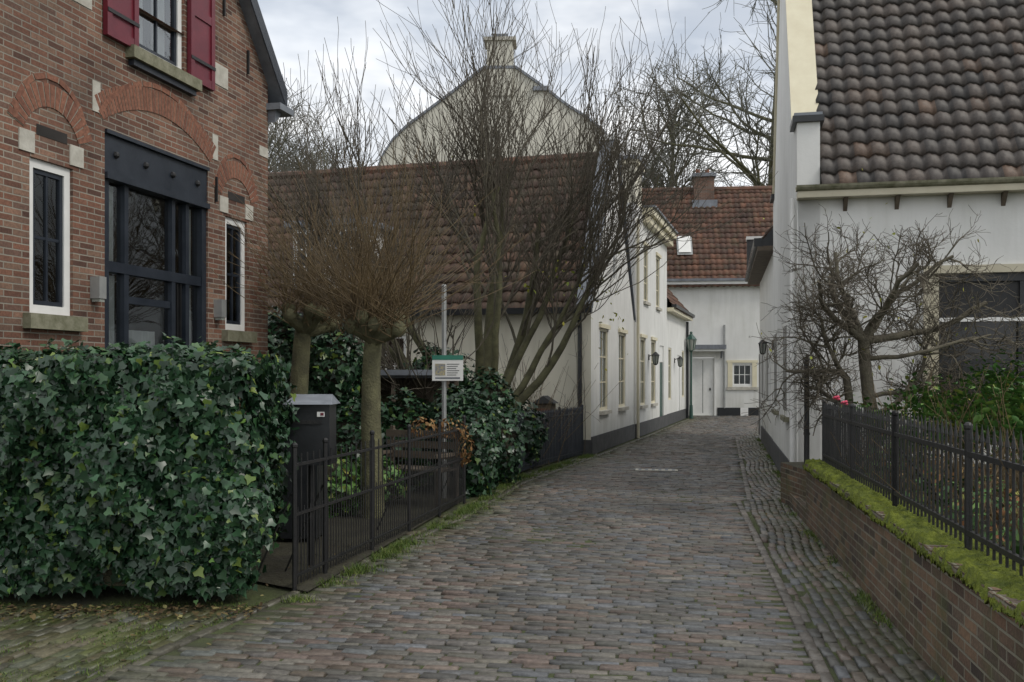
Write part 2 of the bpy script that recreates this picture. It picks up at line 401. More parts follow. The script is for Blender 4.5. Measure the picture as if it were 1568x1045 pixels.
def tubes(name, paths, mat, par=None):
    Vs = []; Fs = []; base = 0
    for P, R in paths:
        k = len(P); s = 7 if R[0] > .04 else (5 if R[0] > .015 else 3)
        T = np.gradient(P, axis=0); T = unit(T)
        ref = np.array([.3, .9, .1]) if abs(T[0][1]) < .8 else np.array([1., 0, 0])
        U = unit(np.cross(T, ref)); Wv = np.cross(T, U)
        a = np.arange(s) * 2 * np.pi / s
        ring = P[:, None] + R[:, None, None] * (np.cos(a)[None, :, None] * U[:, None] + np.sin(a)[None, :, None] * Wv[:, None])
        Vs.append(ring.reshape(-1, 3))
        i = np.arange(k - 1)[:, None] * s; j = np.arange(s)[None]
        A = base + i + j; B = base + i + (j + 1) % s
        Fs.append(np.stack([A, B, B + s, A + s], -1).reshape(-1, 4)); base += k * s
    return np_mesh(name, np.concatenate(Vs), np.concatenate(Fs), mat, par, smooth=True)

def at(P, R, t):
    f = t * (len(P) - 1); i = min(int(f), len(P) - 2); g = f - i
    d = P[i + 1] - P[i]
    return P[i] * (1 - g) + P[i + 1] * g, d / np.linalg.norm(d), R[i] * (1 - g) + R[i + 1] * g

def grow(out, P, R, lv, spec, rmin=.0022):
    if lv >= len(spec): return
    n, Lr, ang, wob, up, k, rr, tmin = spec[lv]
    for _ in range(n):
        t = rng.uniform(tmin, 1); p, d, r = at(P, R, t)
        q = unit(np.cross(d, rng.normal(0, 1, 3))); a = math.radians(ang * rng.uniform(.6, 1.3))
        nd = d * math.cos(a) + q * math.sin(a)
        L_ = Lr * rng.uniform(.5, 1.25)
        r0 = min(max(r * .8, rmin), rr * rng.uniform(.8, 1.2))
        PP, RR = path(p, nd, L_, r0, max(r0 * .38, rmin), k, wob, up)
        out[lv].append((PP, RR)); grow(out, PP, RR, lv + 1, spec, rmin)

# ------------------------------------------------------------------ ground & street
gp = MB(); S = 400
gp.quad(W0, (-S, -S, -.014), (S, -S, -.014), (S, S, -.014), (-S, S, -.014), 'ground'); gp.build('ground')

def interp(tab, y): return np.interp(y, [a for a, _ in tab], [b for _, b in tab])
RW = [(0, 1.40), (12.6, 3.50), (12.7, 3.68), (25.3, 6.40), (31, 8.4), (36, 11), (42, 13)]
LF = [(2, -7.5), (6.6, -7.5), (6.75, -1.75), (7.87, -1.45), (12.3, -.55), (14.5, -.28), (19.6, 1.42), (19.75, 1.6), (37.5, 6.75), (42, 6.9)]
LB = [(2, -3.0), (5.65, -2.05), (11.2, -.52), (14.5, .12), (19.6, 1.72), (37, 6.8), (42, 7)]
def rot(x, y, a): return x * math.cos(a) - y * math.sin(a), x * math.sin(a) + y * math.cos(a)

bw, bh = .205, .078
Vv = []; Cc = []; Ff = []
def emit(x, y, a, hw, hh, z, tx, ty, col):
    n = len(x); ca, sa = np.cos(a), np.sin(a); base = sum(len(q) for q in Vv)
    vs = np.empty((n, 12, 3)); idx = 0
    for (ins, dz) in ((0, -.03), (0, -.007), (.007, 0)):
        for (u, v) in ((-1, -1), (1, -1), (1, 1), (-1, 1)):
            px = u * (hw - ins); py = v * (hh - ins)
            vs[:, idx, 0] = x + px * ca - py * sa; vs[:, idx, 1] = y + px * sa + py * ca
            vs[:, idx, 2] = z + dz + (px * tx + py * ty if dz > -.02 else 0); idx += 1
    Vv.append(vs.reshape(-1, 3)); fs = []
    for l in (0, 4):
        for q in range(4): fs.append((l + q, l + (q + 1) % 4, l + 4 + (q + 1) % 4, l + 4 + q))
    fs.append((8, 9, 10, 11))
    Ff.append((base + np.arange(n)[:, None, None] * 12 + np.array(fs)[None]).reshape(-1, 4))
    Cc.append(np.repeat(np.concatenate([col, np.ones((n, 1))], 1), 12, axis=0))
def lay(ang, keep, zone):
    I = np.arange(-110, 250); J = np.arange(-120, 620)
    if zone != 0: I = np.arange(-60, 230); J = np.arange(-250, 250)
    ii, jj = np.meshgrid(I, J)
    lx = (ii + .5 * (jj % 2)) * bw + rng.normal(0, .005, ii.shape) + rng.normal(0, .022, (len(J), 1)) ; ly = jj * bh + rng.normal(0, .0035, ii.shape)
    ly = ly + .05 * np.sin(lx * .9 + ly * .05) + .022 * np.sin(lx * 2.3 + ly * .4)
    x, y = rot(lx, ly, ang)
    x = x.ravel(); y = y.ravel()
    k = keep(x, y); x = x[k]; y = y[k]; n = len(x)
    a = ang + rng.normal(0, .022, n)
    hw = bw / 2 - .0045 + rng.normal(0, .003, n); hh = bh / 2 - .006 + rng.normal(0, .0023, n)
    z = rng.normal(0, .0038, n) + .009 * np.sin(x * 1.7 + 1) * np.sin(y * 1.1)
    pal = np.array([(.135, .102, .086), (.150, .118, .098), (.118, .108, .099), (.106, .107, .110), (.120, .126, .136), (.138, .128, .112), (.080, .077, .070), (.175, .158, .135)])
    lb = interp(LB, y); rw = interp(RW, y); mid = (lb + rw) / 2 + .3; q = np.abs(x - mid) / ((rw - lb) / 2)
    pr = np.clip(q + .35 * np.sin(x * 2.1 + y * .35) + rng.normal(0, .3, n), 0, 1)
    red = rng.choice([0, 1, 5, 7, 6, 2], n, p=[.28, .2, .22, .07, .11, .12]); gry = rng.choice([2, 3, 4, 5, 6, 0], n, p=[.25, .22, .2, .15, .08, .1])
    ci = np.where(rng.uniform(0, 1, n) < .2 + .5 * pr, red, gry); col = pal[ci] * rng.uniform(.75, 1.22, (n, 1)) * .93
    dl = lb + .45 - x; dr = x - (rw - .5)
    ms = np.clip(dl * 1.2 + .15, 0, 1) * 1.0 + np.clip(dr * 2.2, 0, 1) * .55
    ms = ms * (.5 + .5 * (np.sin(x * 5 + y * 2.2) * np.sin(y * 3.1 - x) * .5 + .5)) * rng.uniform(.35, 1.1, n) + .12 * rng.uniform(0, 1, n) ** 2
    ms = np.clip(ms, 0, .88)[:, None]
    col = col * (1 - ms) + np.array([(.078, .096, .026)]) * ms
    emit(x, y, a, hw, hh, z, rng.normal(0, .016, n), rng.normal(0, .028, n), col)
A0 = -.16
lay(A0, lambda x, y: (y > 2.2) & (y < 41) & (x > interp(LB, y) + .10) & (x < interp(RW, y) - .66), 0)
lay(A0 + math.pi / 2 - .015, lambda x, y: (y > 2.2) & (y < 41) & (x > interp(RW, y) - .545) & (x < interp(RW, y) + .05), 1)
lay(A0 + math.pi / 2 - .06, lambda x, y: (y > 2.2) & (y < 20) & (x < interp(LB, y) - .06) & (x > interp(LF, y)), 1)
def course(tab, off, y0, y1, pal=(.120, .108, .094)):
    y = y0; pts = []
    while y < y1:
        x = float(interp(tab, y)) + off; x2 = float(interp(tab, y + .1)) + off
        a = math.atan2(.1, x2 - x); pts.append((x, y, a)); y += (bw + .003) * math.sin(a)
    P = np.array(pts); n = len(P)
    emit(P[:, 0], P[:, 1], P[:, 2], np.full(n, bw / 2 - .004), np.full(n, bh / 2 - .004), rng.normal(0, .003, n) + .003, np.zeros(n), np.zeros(n), np.array([pal]) * rng.uniform(.7, 1.3, (n, 1)))
course(RW, -.60, 2.3, 30); course(LB, 0.0, 2.3, 36, (.10, .095, .07))
np_mesh('brick_street', np.concatenate(Vv), np.concatenate(Ff), 'paver', col=np.concatenate(Cc))

dc = MB(); fr = Frame(2.42, 16.4, -.16)
dc.box(fr, -.35, .35, -.13, .13, .012, .020, 'stone')
for i in range(6): dc.box(fr, -.30 + i * .11, -.25 + i * .11, -.09, .09, .020, .024, 'lead')
dc.build('drain_cover')

# ------------------------------------------------------------------ brick house (left)
t = .242; ln = math.hypot(1, t)
FB = dirframe(-6 + t * 5, 5, t / ln, 1 / ln)
hb = empty('brick_house', FB.w((5, 3, 0)))
w = MB()
h1 = (3.26, 3.80, 2.12, 3.43); h2 = (4.24, 6.03, .35, 3.90); h3 = (6.40, 6.90, 2.12, 3.43)
x0, x1 = 2.84, 7.42; EZ = 5.22; CX = 5.13; GS = 1.10; PK = EZ + 2.29 * GS
w.wall(FB, x0, x1, 0, EZ, [(h1), (h2), (h3), (4.72, 5.56, 4.78, EZ)], 'brick', dep=.16)
def gz(x): return EZ + (2.29 - abs(x - CX)) * GS
w.add(FB, [(x0, 0, EZ), (4.72, 0, EZ), (4.72, 0, gz(4.72))], [(0, 1, 2)], 'brick')
w.add(FB, [(5.56, 0, EZ), (x1, 0, EZ), (5.56, 0, gz(5.56))], [(0, 1, 2)], 'brick')
w.add(FB, [(4.72, 0, 6.3), (5.56, 0, 6.3), (5.56, 0, gz(5.56)), (CX, 0, PK), (4.72, 0, gz(4.72))], [(0, 1, 2, 3, 4)], 'brick')
w.quad(FB, (4.72, 0, EZ), (4.72, .16, EZ), (4.72, .16, 6.3), (4.72, 0, 6.3), 'brick'); w.quad(FB, (5.56, .16, EZ), (5.56, 0, EZ), (5.56, 0, 6.3), (5.56, .16, 6.3), 'brick')
w.quad(FB, (4.72, 0, 6.3), (4.72, .16, 6.3), (5.56, .16, 6.3), (5.56, 0, 6.3), 'brick')
w.quad(FB, (x1, 0, 0), (x1, 8, 0), (x1, 8, EZ), (x1, 0, EZ), 'brick'); w.quad(FB, (x0, 8, 0), (x0, 0, 0), (x0, 0, EZ), (x0, 8, EZ), 'brick')
w.add(FB, [(x0, 8, 0), (x1, 8, 0), (x1, 8, EZ), (CX, 8, PK), (x0, 8, EZ)], [(0, 4, 3, 2, 1)], 'brick')
w.box(FB, x0 - .02, x1 + .02, -.03, -.002, 0, .45, 'plinth')
w.build('walls', hb)
w = MB()
w.window(FB, *h1, k='wpaint', nx=2, nz=2, fw=.075, y=.03, inner='blueblack', mk='blueblack')
w.window(FB, *h3, k='wpaint', nx=2, nz=2, fw=.075, y=.03, inner='blueblack', mk='blueblack')
w.window(FB, 4.72, 5.56, 4.78, 6.3, k='wpaint', nx=2, nz=1, fw=.07, y=.03, inner='blueblack', mk='blueblack', curtain=.38)
for (a, b, cc, d, *_) in (h1, h3):
    w.box(FB, a - .08, b + .1, -.08, .1, cc - .13, cc - .003, 'sill')
    w.box(FB, a - .13, a + .05, -.012, .02, d + .03, d + .21, 'stone'); w.box(FB, b - .05, b + .13, -.012, .02, d + .03, d + .21, 'stone')
w.box(FB, 4.55, 5.75, -.1, .12, 4.66, 4.778, 'sill')
w.box(FB, 4.6, 5.7, -.06, .02, 4.60, 4.658, 'blueblack')
for (a, b, z0, z1) in ((6.10, 6.45, 4.88, 5.12), (3.75, 4.05, 4.93, 5.15), (4.06, 4.17, 4.02, 4.3), (6.12, 6.23, 4.02, 4.3), (7.2, 7.419, 4.3, 4.42)):
    w.box(FB, a, b, -.008, .01, z0, z1, 'stone')
bb = 'blueblack'
w.box(FB, 4.243, 6.027, .012, .10, 3.50, 3.86, bb); w.box(FB, 4.243, 6.027, -.025, .10, 3.862, 3.898, bb); w.box(FB, 4.243, 6.027, -.03, .10, 3.44, 3.498, bb)
for i in range(4): w.ball(FB, (4.42 + i * .47, .008, 3.69), .035, 'iron')
w.box(FB, 4.243, 4.33, .02, .12, .352, 3.438, bb); w.box(FB, 5.94, 6.027, .02, .12, .352, 3.438, bb)
w.box(FB, 4.332, 5.938, .03, .12, 2.58, 2.68, bb)
w.box(FB, 4.332, 5.938, .04, .12, .352, .78, bb)
for x in (4.62, 5.42, 5.68): w.box(FB, x - .035, x + .035, .035, .115, .782, 2.578, bb)
for x in (4.62, 5.42, 5.68): w.box(FB, x - .03, x + .03, .035, .115, 2.682, 3.438, bb)
w.box(FB, 4.66, 5.38, .05, .1, 2.30, 2.37, bb)
for x in (5.50, 5.56): w.box(FB, x, x + .012, .04, .07, .79, 2.57, 'iron')
w.quad(FB, (4.3, .08, .78), (5.97, .08, .78), (5.97, .08, 3.45), (4.3, .08, 3.45), 'glass')
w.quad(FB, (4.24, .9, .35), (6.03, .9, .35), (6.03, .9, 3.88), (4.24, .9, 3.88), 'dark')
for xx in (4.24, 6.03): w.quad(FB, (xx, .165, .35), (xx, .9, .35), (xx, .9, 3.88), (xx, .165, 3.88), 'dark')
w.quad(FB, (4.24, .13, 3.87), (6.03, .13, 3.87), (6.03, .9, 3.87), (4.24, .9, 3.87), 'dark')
for (u0, u1, z0, z1) in ((4.34, 4.60, .8, 2.56), (5.72, 5.93, .8, 2.56), (4.34, 4.58, 2.7, 3.42), (4.78, 5.28, .8, 2.05), (5.72, 5.93, 2.7, 3.42)): w.drape(FB, u0, u1, .15, z0, z1)
w.build('windows_and_shopfront', hb)
w = MB()
for (a, b) in ((4.20, 4.68), (5.60, 6.08)):
    z0, z1 = 4.76, 6.28
    w.box(FB, a, b, -.045, -.012, z0, z1, 'red')
    for (u, v, s_, t_) in ((a, a + .07, z0, z1), (b - .07, b, z0, z1)): w.box(FB, u, v, -.062, -.0455, s_, t_, 'red')
    for zz in (z0, z0 + .7, z1 - .09): w.box(FB, a + .072, b - .072, -.060, -.0455, zz, zz + .09, 'red')
    for zz in (z0 + .22, z1 - .3): w.box(FB, a, b, -.07, -.0625, zz, zz + .035, 'iron')
w.build('shutters', hb)
w = MB()
def arch(cx, half, zs, rise, band, n, fr=FB, k='archb'):
    R = (half * half + rise * rise) / (2 * rise); cz = zs + rise - R; a0 = math.asin(min(1, half / R))
    if rise > half: a0 = math.pi - a0
    m_ = 24; o = []
    for i in range(m_ + 1):
        tt = -a0 + 2 * a0 * i / m_; o.append((cx + R * math.sin(tt), cz + R * math.cos(tt)))
    for i in range(m_, -1, -1):
        tt = -a0 + 2 * a0 * i / m_; o.append((cx + (R + band) * math.sin(tt), cz + (R + band) * math.cos(tt)))
    for i in range(m_):
        w.prism(fr, [o[i], o[i + 1], o[2 * m_ - i], o[2 * m_ + 1 - i]], -.005, -.001, 'mortar')
    for i in range(n):
        g = .10 if band > .1 else .05
        t0 = -a0 + 2 * a0 * (i + g) / n; t1 = -a0 + 2 * a0 * (i + 1 - g) / n
        ps = [(cx + R * math.sin(t0), cz + R * math.cos(t0)), (cx + R * math.sin(t1), cz + R * math.cos(t1)),
              (cx + (R + band) * math.sin(t1), cz + (R + band) * math.cos(t1)), (cx + (R + band) * math.sin(t0), cz + (R + band) * math.cos(t0))]
        w.prism(fr, ps, -.008 - random.uniform(0, .002), .012, k)
arch(3.53, .34, 3.66, .24, .20, 17); arch(3.53, .42, 3.70, .44, .05, 9)
arch(6.65, .34, 3.66, .24, .20, 17); arch(6.65, .42, 3.70, .44, .05, 9)
arch(5.135, .93, 3.97, .28, .23, 40); arch(5.135, .96, 4.0, .50, .05, 14)
w.build('brick_arches', hb)
w = MB()
for c_ in (3.53, 6.65):
    w.box(FB, c_ - .19, c_ + .19, -.004, .01, 3.63, 3.72, 'dark')
OV = .22
for sg in (1, -1):
    xe = CX + sg * (2.29 + OV); ze = EZ - OV * GS
    w.add(FB, [(xe, -.14, ze), (CX, -.14, PK + .02), (CX, 8.1, PK + .02), (xe, 8.1, ze), (xe, -.14, ze + .16), (CX, -.14, PK + .2), (CX, 8.1, PK + .2), (xe, 8.1, ze + .16)],
          [(0, 1, 2, 3), (4, 7, 6, 5), (0, 4, 5, 1), (0, 3, 7, 4)], 'lead')
    w.add(FB, [(xe, -.16, ze - .02), (CX, -.16, PK), (CX, -.16, PK + .24), (xe, -.16, ze + .2)], [(0, 1, 2, 3)], 'blueblack')
w.box(FB, 7.38, 7.76, -.19, .14, 4.90, 4.98, 'lead')
w.prism(FB, [(7.425, 4.75), (7.60, 4.9), (7.425, 4.9)], -.1, .1, 'lead')
w.box(FB, 7.60, 7.74, -.1, 8.1, 4.985, 5.10, 'zinc')
w.build('roof', hb)
w = MB()
for (x, z) in ((4.08, 2.30), (6.20, 2.25)):
    w.box(FB, x - .05, x + .05, -.10, -.002, z, z + .2, 'zinc'); w.box(FB, x - .035, x + .035, -.09, -.01, z - .03, z - .001, 'lampglass')
for (x, z) in ((6.18, 3.55), (6.35, 5.7), (6.9, 5.2)):
    w.box(FB, x - .012, x + .012, -.03, -.002, z, z + .28, 'iron')
w.build('wall_lights', hb)

# ------------------------------------------------------------------ right white house
t = .214; ln = math.hypot(1, t); ang = math.atan2(-t / ln, 1 / ln)
FR = Frame(3.68, 12.6, ang)
hr = empty('white_gabled_house', FR.w((3, 3, 0)))
w = MB(); D = 6.0; EH = 3.95; sl = 1.54; RY = D / 2; RZ = EH + RY * sl
ow = (1.6, 4.7, .75, 2.87)
w.wall(FR, 0, 11, 0, EH, [ow], 'white', dep=.16)
poly = [(0, .0), (D, .0), (D, 4.85), (D - .45, 4.85), (RY + .12, RZ + .5), (RY - .12, RZ + .5), (.45, 4.85), (0, 4.85)]
w.prismx(FR, poly, -.012, .27, 'white')
w.quad(FR, (0, D, 0), (11, D, 0), (11, D, EH), (0, D, EH), 'white')
w.add(FR, [(11, 0, 0), (11, D, 0), (11, D, EH), (11, RY, RZ), (11, 0, EH)], [(0, 1, 2, 3, 4)], 'white')
w.box(FR, -.03, -.0125, .0, D, 0, .38, 'plinth'); w.box(FR, -.03, 3.2, -.02, -.002, 0, .3, 'plinth')
w.build('walls', hr)
w = MB()
w.box(FR, -.07, .32, -.05, .50, 4.851, 4.93, 'black'); w.box(FR, -.05, .30, -.03, .46, 4.931, 4.97, 'lead')
w.box(FR, -.07, .32, D - .5, D + .05, 4.851, 4.93, 'black')
for (ya, za, yb, zb) in ((.45, 4.86, RY - .10, RZ + .51), (D - .45, 4.86, RY + .10, RZ + .51)):
    w.add(FR, [(-.05, ya, za), (.31, ya, za), (.31, yb, zb), (-.05, yb, zb), (-.05, ya, za + .1), (.31, ya, za + .1), (.31, yb, zb + .1), (-.05, yb, zb + .1)],
          [(0, 3, 2, 1), (4, 5, 6, 7), (0, 1, 5, 4), (1, 2, 6, 5), (0, 4, 7, 3)], 'cpaint')
gy = -.16
w.box(FR, -.02, 11, -.20, .0, EH - .10, EH - .02, 'beige')
vs = []; n = 8
for x in (-.04, 11):
    for j in range(n + 1):
        a = math.pi + math.pi * j / n; vs.append((x, gy + .075 * math.cos(a) - .02, EH + .05 + .075 * math.sin(a)))
w.add(FR, vs, [(j, j + 1, n + 2 + j, n + 1 + j) for j in range(n)], 'sill')
for i in range(9):
    x = .55 + i * .62
    w.prismx(FR, [(-.002, EH - .26), (-.14, EH - .102), (-.002, EH - .102)], x, x + .05, 'wood')
a, b, c_, d = ow
w.box(FR, a - .09, a - .002, -.03, .1, c_, d + .1, 'beige'); w.box(FR, a - .09, b + .09, -.035, .1, d + .002, d + .10, 'beige')
w.box(FR, a + .002, a + .10, .03, .12, c_, d - .002, 'beige'); w.box(FR, a + .102, b - .102, .03, .12, 2.27, 2.32, 'wpaint')
w.box(FR, a + .102, b, .035, .12, d - .1, d - .003, 'black'); w.box(FR, a + .102, b, .035, .12, c_, c_ + .3, 'black')
for x in (2.62, 3.55): w.box(FR, x, x + .09, .04, .11, c_ + .301, 2.268, 'black')
for x in (2.64, 3.57): w.box(FR, x, x + .05, .045, .11, 2.322, d - .101, 'black')
w.box(FR, a + .102, b, .045, .11, 1.75, 1.80, 'black')
w.quad(FR, (a, .09, c_), (b, .09, c_), (b, .09, 2.3), (a, .09, 2.3), 'dglass'); w.quad(FR, (a, .085, 2.3), (b, .085, 2.3), (b, .085, d), (a, .085, d), 'iron')
w.build('window_gutter_and_coping', hr)
ss = math.hypot(1, sl)
tiles('roof_front', FR, (.275, -.16, EH + .02), (1, 0, 0), (0, 1 / ss, sl / ss), 10.7, (RY + .16) * ss - .05, 'tile', hr, tw=.21, rh=.25, amp=.033)
tiles('roof_back', FR, (.275, D + .16, EH + .02), (1, 0, 0), (0, -1 / ss, sl / ss), 10.7, (RY + .16) * ss - .05, 'tile', hr)
w = MB(); w.cyl(FR, (.275, RY, RZ + .1), (11, RY, RZ + .1), .12, .12, 'tile', 10)
w.add(FR, [(.28, 0, EH - .03), (10.9, 0, EH - .03), (10.9, RY, RZ - .06), (.28, RY, RZ - .06)], [(0, 1, 2, 3)], 'dark'); w.build('ridge', hr)
FS = Frame(FR.w((0, D, 0))[0], FR.w((0, D, 0))[1], ang - math.pi / 2)   # x toward the camera, outward = -y = street
w = MB()
for (a, b, c_, d) in ((1.0, 1.9, 1.0, 2.4), (3.6, 4.5, 1.0, 2.4)):
    w.box(FS, a, b, -.045, -.014, c_, d, 'wpaint'); w.box(FS, a + .08, b - .08, -.05, -.0455, c_ + .08, d - .08, 'black'); w.box(FS, a - .05, b + .05, -.09, -.014, c_ - .07, c_ - .002, 'sill')
w.cyl(FS, (5.85, -.06, .1), (5.85, -.06, 3.9), .035, .035, 'wpaint', 8)
w.build('street_side_details', hr)

hl = empty('low_white_house', FR.w((2, 9, 0)))
w = MB(); y0, y1 = 6.01, 13.0
w.box(FR, 0.0, 4.5, y0, y1, 0, 3.95, 'white')
w.box(FR, -.03, -.002, y0, y1, 0, .38, 'plinth')
w.box(FR, -.30, .0, y0 + .02, y1 + .15, 3.96, 4.04, 'wood'); w.box(FR, -.36, -.20, y0 + .02, y1 + .2, 4.041, 4.20, 'black')
w.add(FR, [(-.3, y1 + .15, 4.05), (2.25, y1 + .15, 7.0), (4.8, y1 + .15, 4.05)], [(0, 1, 2)], 'black')
w.add(FR, [(-.3, y0 + .02, 4.05), (4.8, y0 + .02, 4.05), (2.25, y0 + .02, 7.0)], [(0, 1, 2)], 'black')
for (a, c_, d, wd) in ((7.2, 1.0, 2.3, .9), (9.6, 1.0, 2.3, .9), (11.4, .05, 2.2, .95)):
    w.box(FR, -.045, -.003, a, a + wd, c_, d, 'wpaint'); w.box(FR, -.05, -.0455, a + .08, a + wd - .08, c_ + .08, d - .08, 'black')
w.box(FR, -.32, -.12, y1 - .1, y1 + .25, 4.2, 5.1, 'plinth'); w.box(FR, -.34, .6, y1 - .12, y1 + .27, 5.102, 5.18, 'wpaint')
w.build('walls', hl)
q = math.hypot(2.55, 2.95)
tiles('roof', FR, (-.33, y1 + .15, 4.06), (0, -1, 0), (2.55 / q, 0, 2.95 / q), 7.1, q, 'tilebr', hl)

def wall_lantern(name, fr, x, z, y=-.0, s=.75):
    w = MB()
    w.box(fr, x - .03, x + .03, y - .03, y - .002, z - .08, z + .08, 'iron')
    k = y - .20
    w.cyl(fr, (x, y - .03, z + .03), (x, k, z + .12 * s), .012, .012, 'iron', 6)
    w.cyl(fr, (x, k, z + .15 * s), (x, k, z + .05 * s), .02, .12 * s, 'iron', 8)
    w.cyl(fr, (x, k, z + .048 * s), (x, k, z - .18 * s), .10 * s, .065 * s, 'lampglass', 6)
    for i in range(6):
        a = i * math.pi / 3; w.cyl(fr, (x + .1 * s * math.cos(a), k + .1 * s * math.sin(a), z + .05 * s), (x + .065 * s * math.cos(a), k + .065 * s * math.sin(a), z - .18 * s), .009, .009, 'iron', 4)
    w.cyl(fr, (x, k, z - .18 * s), (x, k, z - .22 * s), .07 * s, .03 * s, 'iron', 6)
    return w.build(name)
wall_lantern('wall_lantern', FS, .3, 2.15, -.015)

# ------------------------------------------------------------------ left row of white houses
t = .29; ln = math.hypot(1, t)
FL = dirframe(1.59, 19.7, t / ln, 1 / ln)     # x away along the street, -y = street
FA = Frame(1.59, 19.7, math.atan2(-t / ln, 1 / ln))   # x right, y away
ha = empty('low_cream_house', FA.w((-3, 3, 0)))
w = MB(); DA = 5.4; EA = 2.95; RA = 6.55; LA = 11
g1 = (.9, 1.85, .85, 2.6); g2 = (3.2, 4.15, .85, 2.6); g3 = (2.45, 2.95, 3.75, 4.6)
w.wall(FL, 0, DA, 0, EA, [g1, g2], 'white', dep=.1)
mid = DA / 2
w.wall(FL, 2.2, 3.2, EA, 5.0, [g3], 'white', dep=.1)
w.add(FL, [(-.02, 0, EA), (2.2, 0, EA), (2.2, 0, 5.9), ], [(0, 1, 2)], 'white')
w.add(FL, [(3.2, 0, EA), (DA + .02, 0, EA), (3.2, 0, 5.9)], [(0, 1, 2)], 'white')
w.add(FL, [(2.2, 0, 5.0), (3.2, 0, 5.0), (3.2, 0, 5.9), (2.95, 0, RA + .25), (2.45, 0, RA + .25), (2.2, 0, 5.9)], [(0, 1, 2, 3, 4, 5)], 'white')
w.wall(FA, -LA, 0, 0, EA, [(-4.75, -4.0, 1.15, 2.45)], 'cream', dep=.1)
w.quad(FA, (-LA, DA, 0), (0, DA, 0), (0, DA, EA), (-LA, DA, EA), 'cream')
w.add(FA, [(-LA, 0, 0), (-LA, DA, 0), (-LA, DA, EA), (-LA, mid, RA), (-LA, 0, EA)], [(0, 1, 2, 3, 4)], 'cream')
for (xa, za, xb, zb) in ((-.05, EA, 2.42, RA + .28), (DA + .05, EA, 2.98, RA + .28)):
    w.add(FL, [(xa, -.05, za), (xb, -.05, zb), (xb, .3, zb), (xa, .3, za), (xa, -.05, za + .09), (xb, -.05, zb + .09), (xb, .3, zb + .09), (xa, .3, za + .09)],
          [(0, 1, 2, 3), (4, 5, 6, 7), (0, 4, 5, 1), (3, 2, 6, 7), (0, 3, 7, 4)], 'lead')
    w.quad(FL, (xa, .3, za), (xb, .3, zb), (xb, .3, zb - .5), (xa, .3, za - .5), 'lead')
w.box(FL, 2.35, 3.05, -.07, .32, RA + .34, RA + .46, 'wpaint')
w.box(FL, -.02, DA, -.03, -.002, 0, .36, 'plinth'); w.box(FA, -3, .028, -.025, -.002, 0, .3, 'plinth')
w.build('walls', ha)
w = MB()
for g in (g1, g2):
    w.window(FL, *g, k='cpaint', nx=2, nz=3, y=.02, curtain=.3); w.box(FL, g[0] - .06, g[1] + .06, -.08, .02, g[2] - .08, g[2] - .003, 'stone')
    w.box(FL, g[0] - .07, g[1] + .07, -.05, -.002, g[3] + .003, g[3] + .09, 'cpaint')
w.window(FL, *g3, k='wpaint', nx=2, nz=2, y=.02)
w.window(FA, -4.75, -4.0, 1.15, 2.45, k='wpaint', nx=3, nz=4, y=.02)
w.box(FA, -LA, .05, -.22, -.10, EA - .10, EA + .02, 'black')
w.cyl(FA, (-.22, -.14, EA - .1), (-.22, -.05, EA - .4), .045, .045, 'black', 8); w.cyl(FA, (-.22, -.05, EA - .4), (-.22, -.05, .0), .045, .045, 'black', 8)
w.box(FA, -6.75, -5.05, .15, 3.0, 3.5, 4.86, 'wpaint'); w.box(FA, -6.9, -4.9, .0, 3.1, 4.861, 5.0, 'lead')
for x in (-6.66, -5.84):
    w.box(FA, x, x + .74, .11, .149, 3.6, 4.78, 'black')
    for i in range(4): w.box(FA, x + .0 + i * .235, x + .03 + i * .235, .10, .1098, 3.6, 4.78, 'wpaint')
    for i in range(4): w.box(FA, x + .031, x + .704, .102, .1095, 3.6 + i * .38, 3.63 + i * .38, 'wpaint')
w.build('windows_and_gutter', ha)
q = math.hypot(mid, RA - EA); vy, vz = mid / q, (RA - EA) / q
tiles('roof_front', FA, (-LA, -.1, EA - .07), (1, 0, 0), (0, vy, vz), LA - .1, q + .1, 'tilebr', ha, seg=4)
tiles('roof_back', FA, (-LA, DA + .1, EA - .07), (1, 0, 0), (0, -vy, vz), LA - .1, q + .1, 'tilebr', ha, seg=4)
w = MB(); w.cyl(FA, (-LA, mid, RA + .05), (-.3, mid, RA + .05), .12, .12, 'tilered', 8); w.build('ridge', ha)

hbb = empty('white_cornice_house', FL.w((8.5, 2, 0)))
w = MB(); a0, a1 = DA + .02, 11.8; HB = 6.0; DB = 4.6; RB = 7.1; r0_ = 6.7
holes = [(6.3, 7.2, .8, 2.6), (8.3, 9.2, .8, 2.6), (10.1, 11.0, .05, 2.5), (6.9, 7.7, 3.6, 5.1), (9.3, 10.1, 3.6, 5.1)]
w.wall(FL, a0, a1, 0, HB, holes, 'white', y=-.03, dep=.1)
w.quad(FL, (a0, -.03, 0), (a0, DB, 0), (a0, DB, HB), (a0, -.03, HB), 'white'); w.quad(FL, (a1, -.03, 0), (a1, DB, 0), (a1, DB, HB), (a1, -.03, HB), 'white'); w.quad(FL, (a0, DB, 0), (a1, DB, 0), (a1, DB, HB), (a0, DB, HB), 'white')
w.quad(FL, (a0, 0, HB), (r0_, 0, HB), (r0_, DB, HB), (a0, DB, HB), 'lead')
w.box(FL, 6.7, a1 + .1, -.22, -.032, HB - .32, HB - .12, 'cpaint'); w.box(FL, 6.65, a1 + .15, -.32, .3, HB - .118, HB + .06, 'cpaint'); w.box(FL, 6.62, a1 + .18, -.38, .3, HB + .062, HB + .12, 'lead')
w.box(FL, a0, a1, -.06, -.032, 0, .36, 'plinth')
w.add(FL, [(r0_, 0, HB), (r0_, DB, HB), (r0_, DB / 2, RB)], [(0, 1, 2)], 'white'); w.add(FL, [(a1, 0, HB), (a1, DB, HB), (a1, DB / 2, RB)], [(0, 1, 2)], 'white')
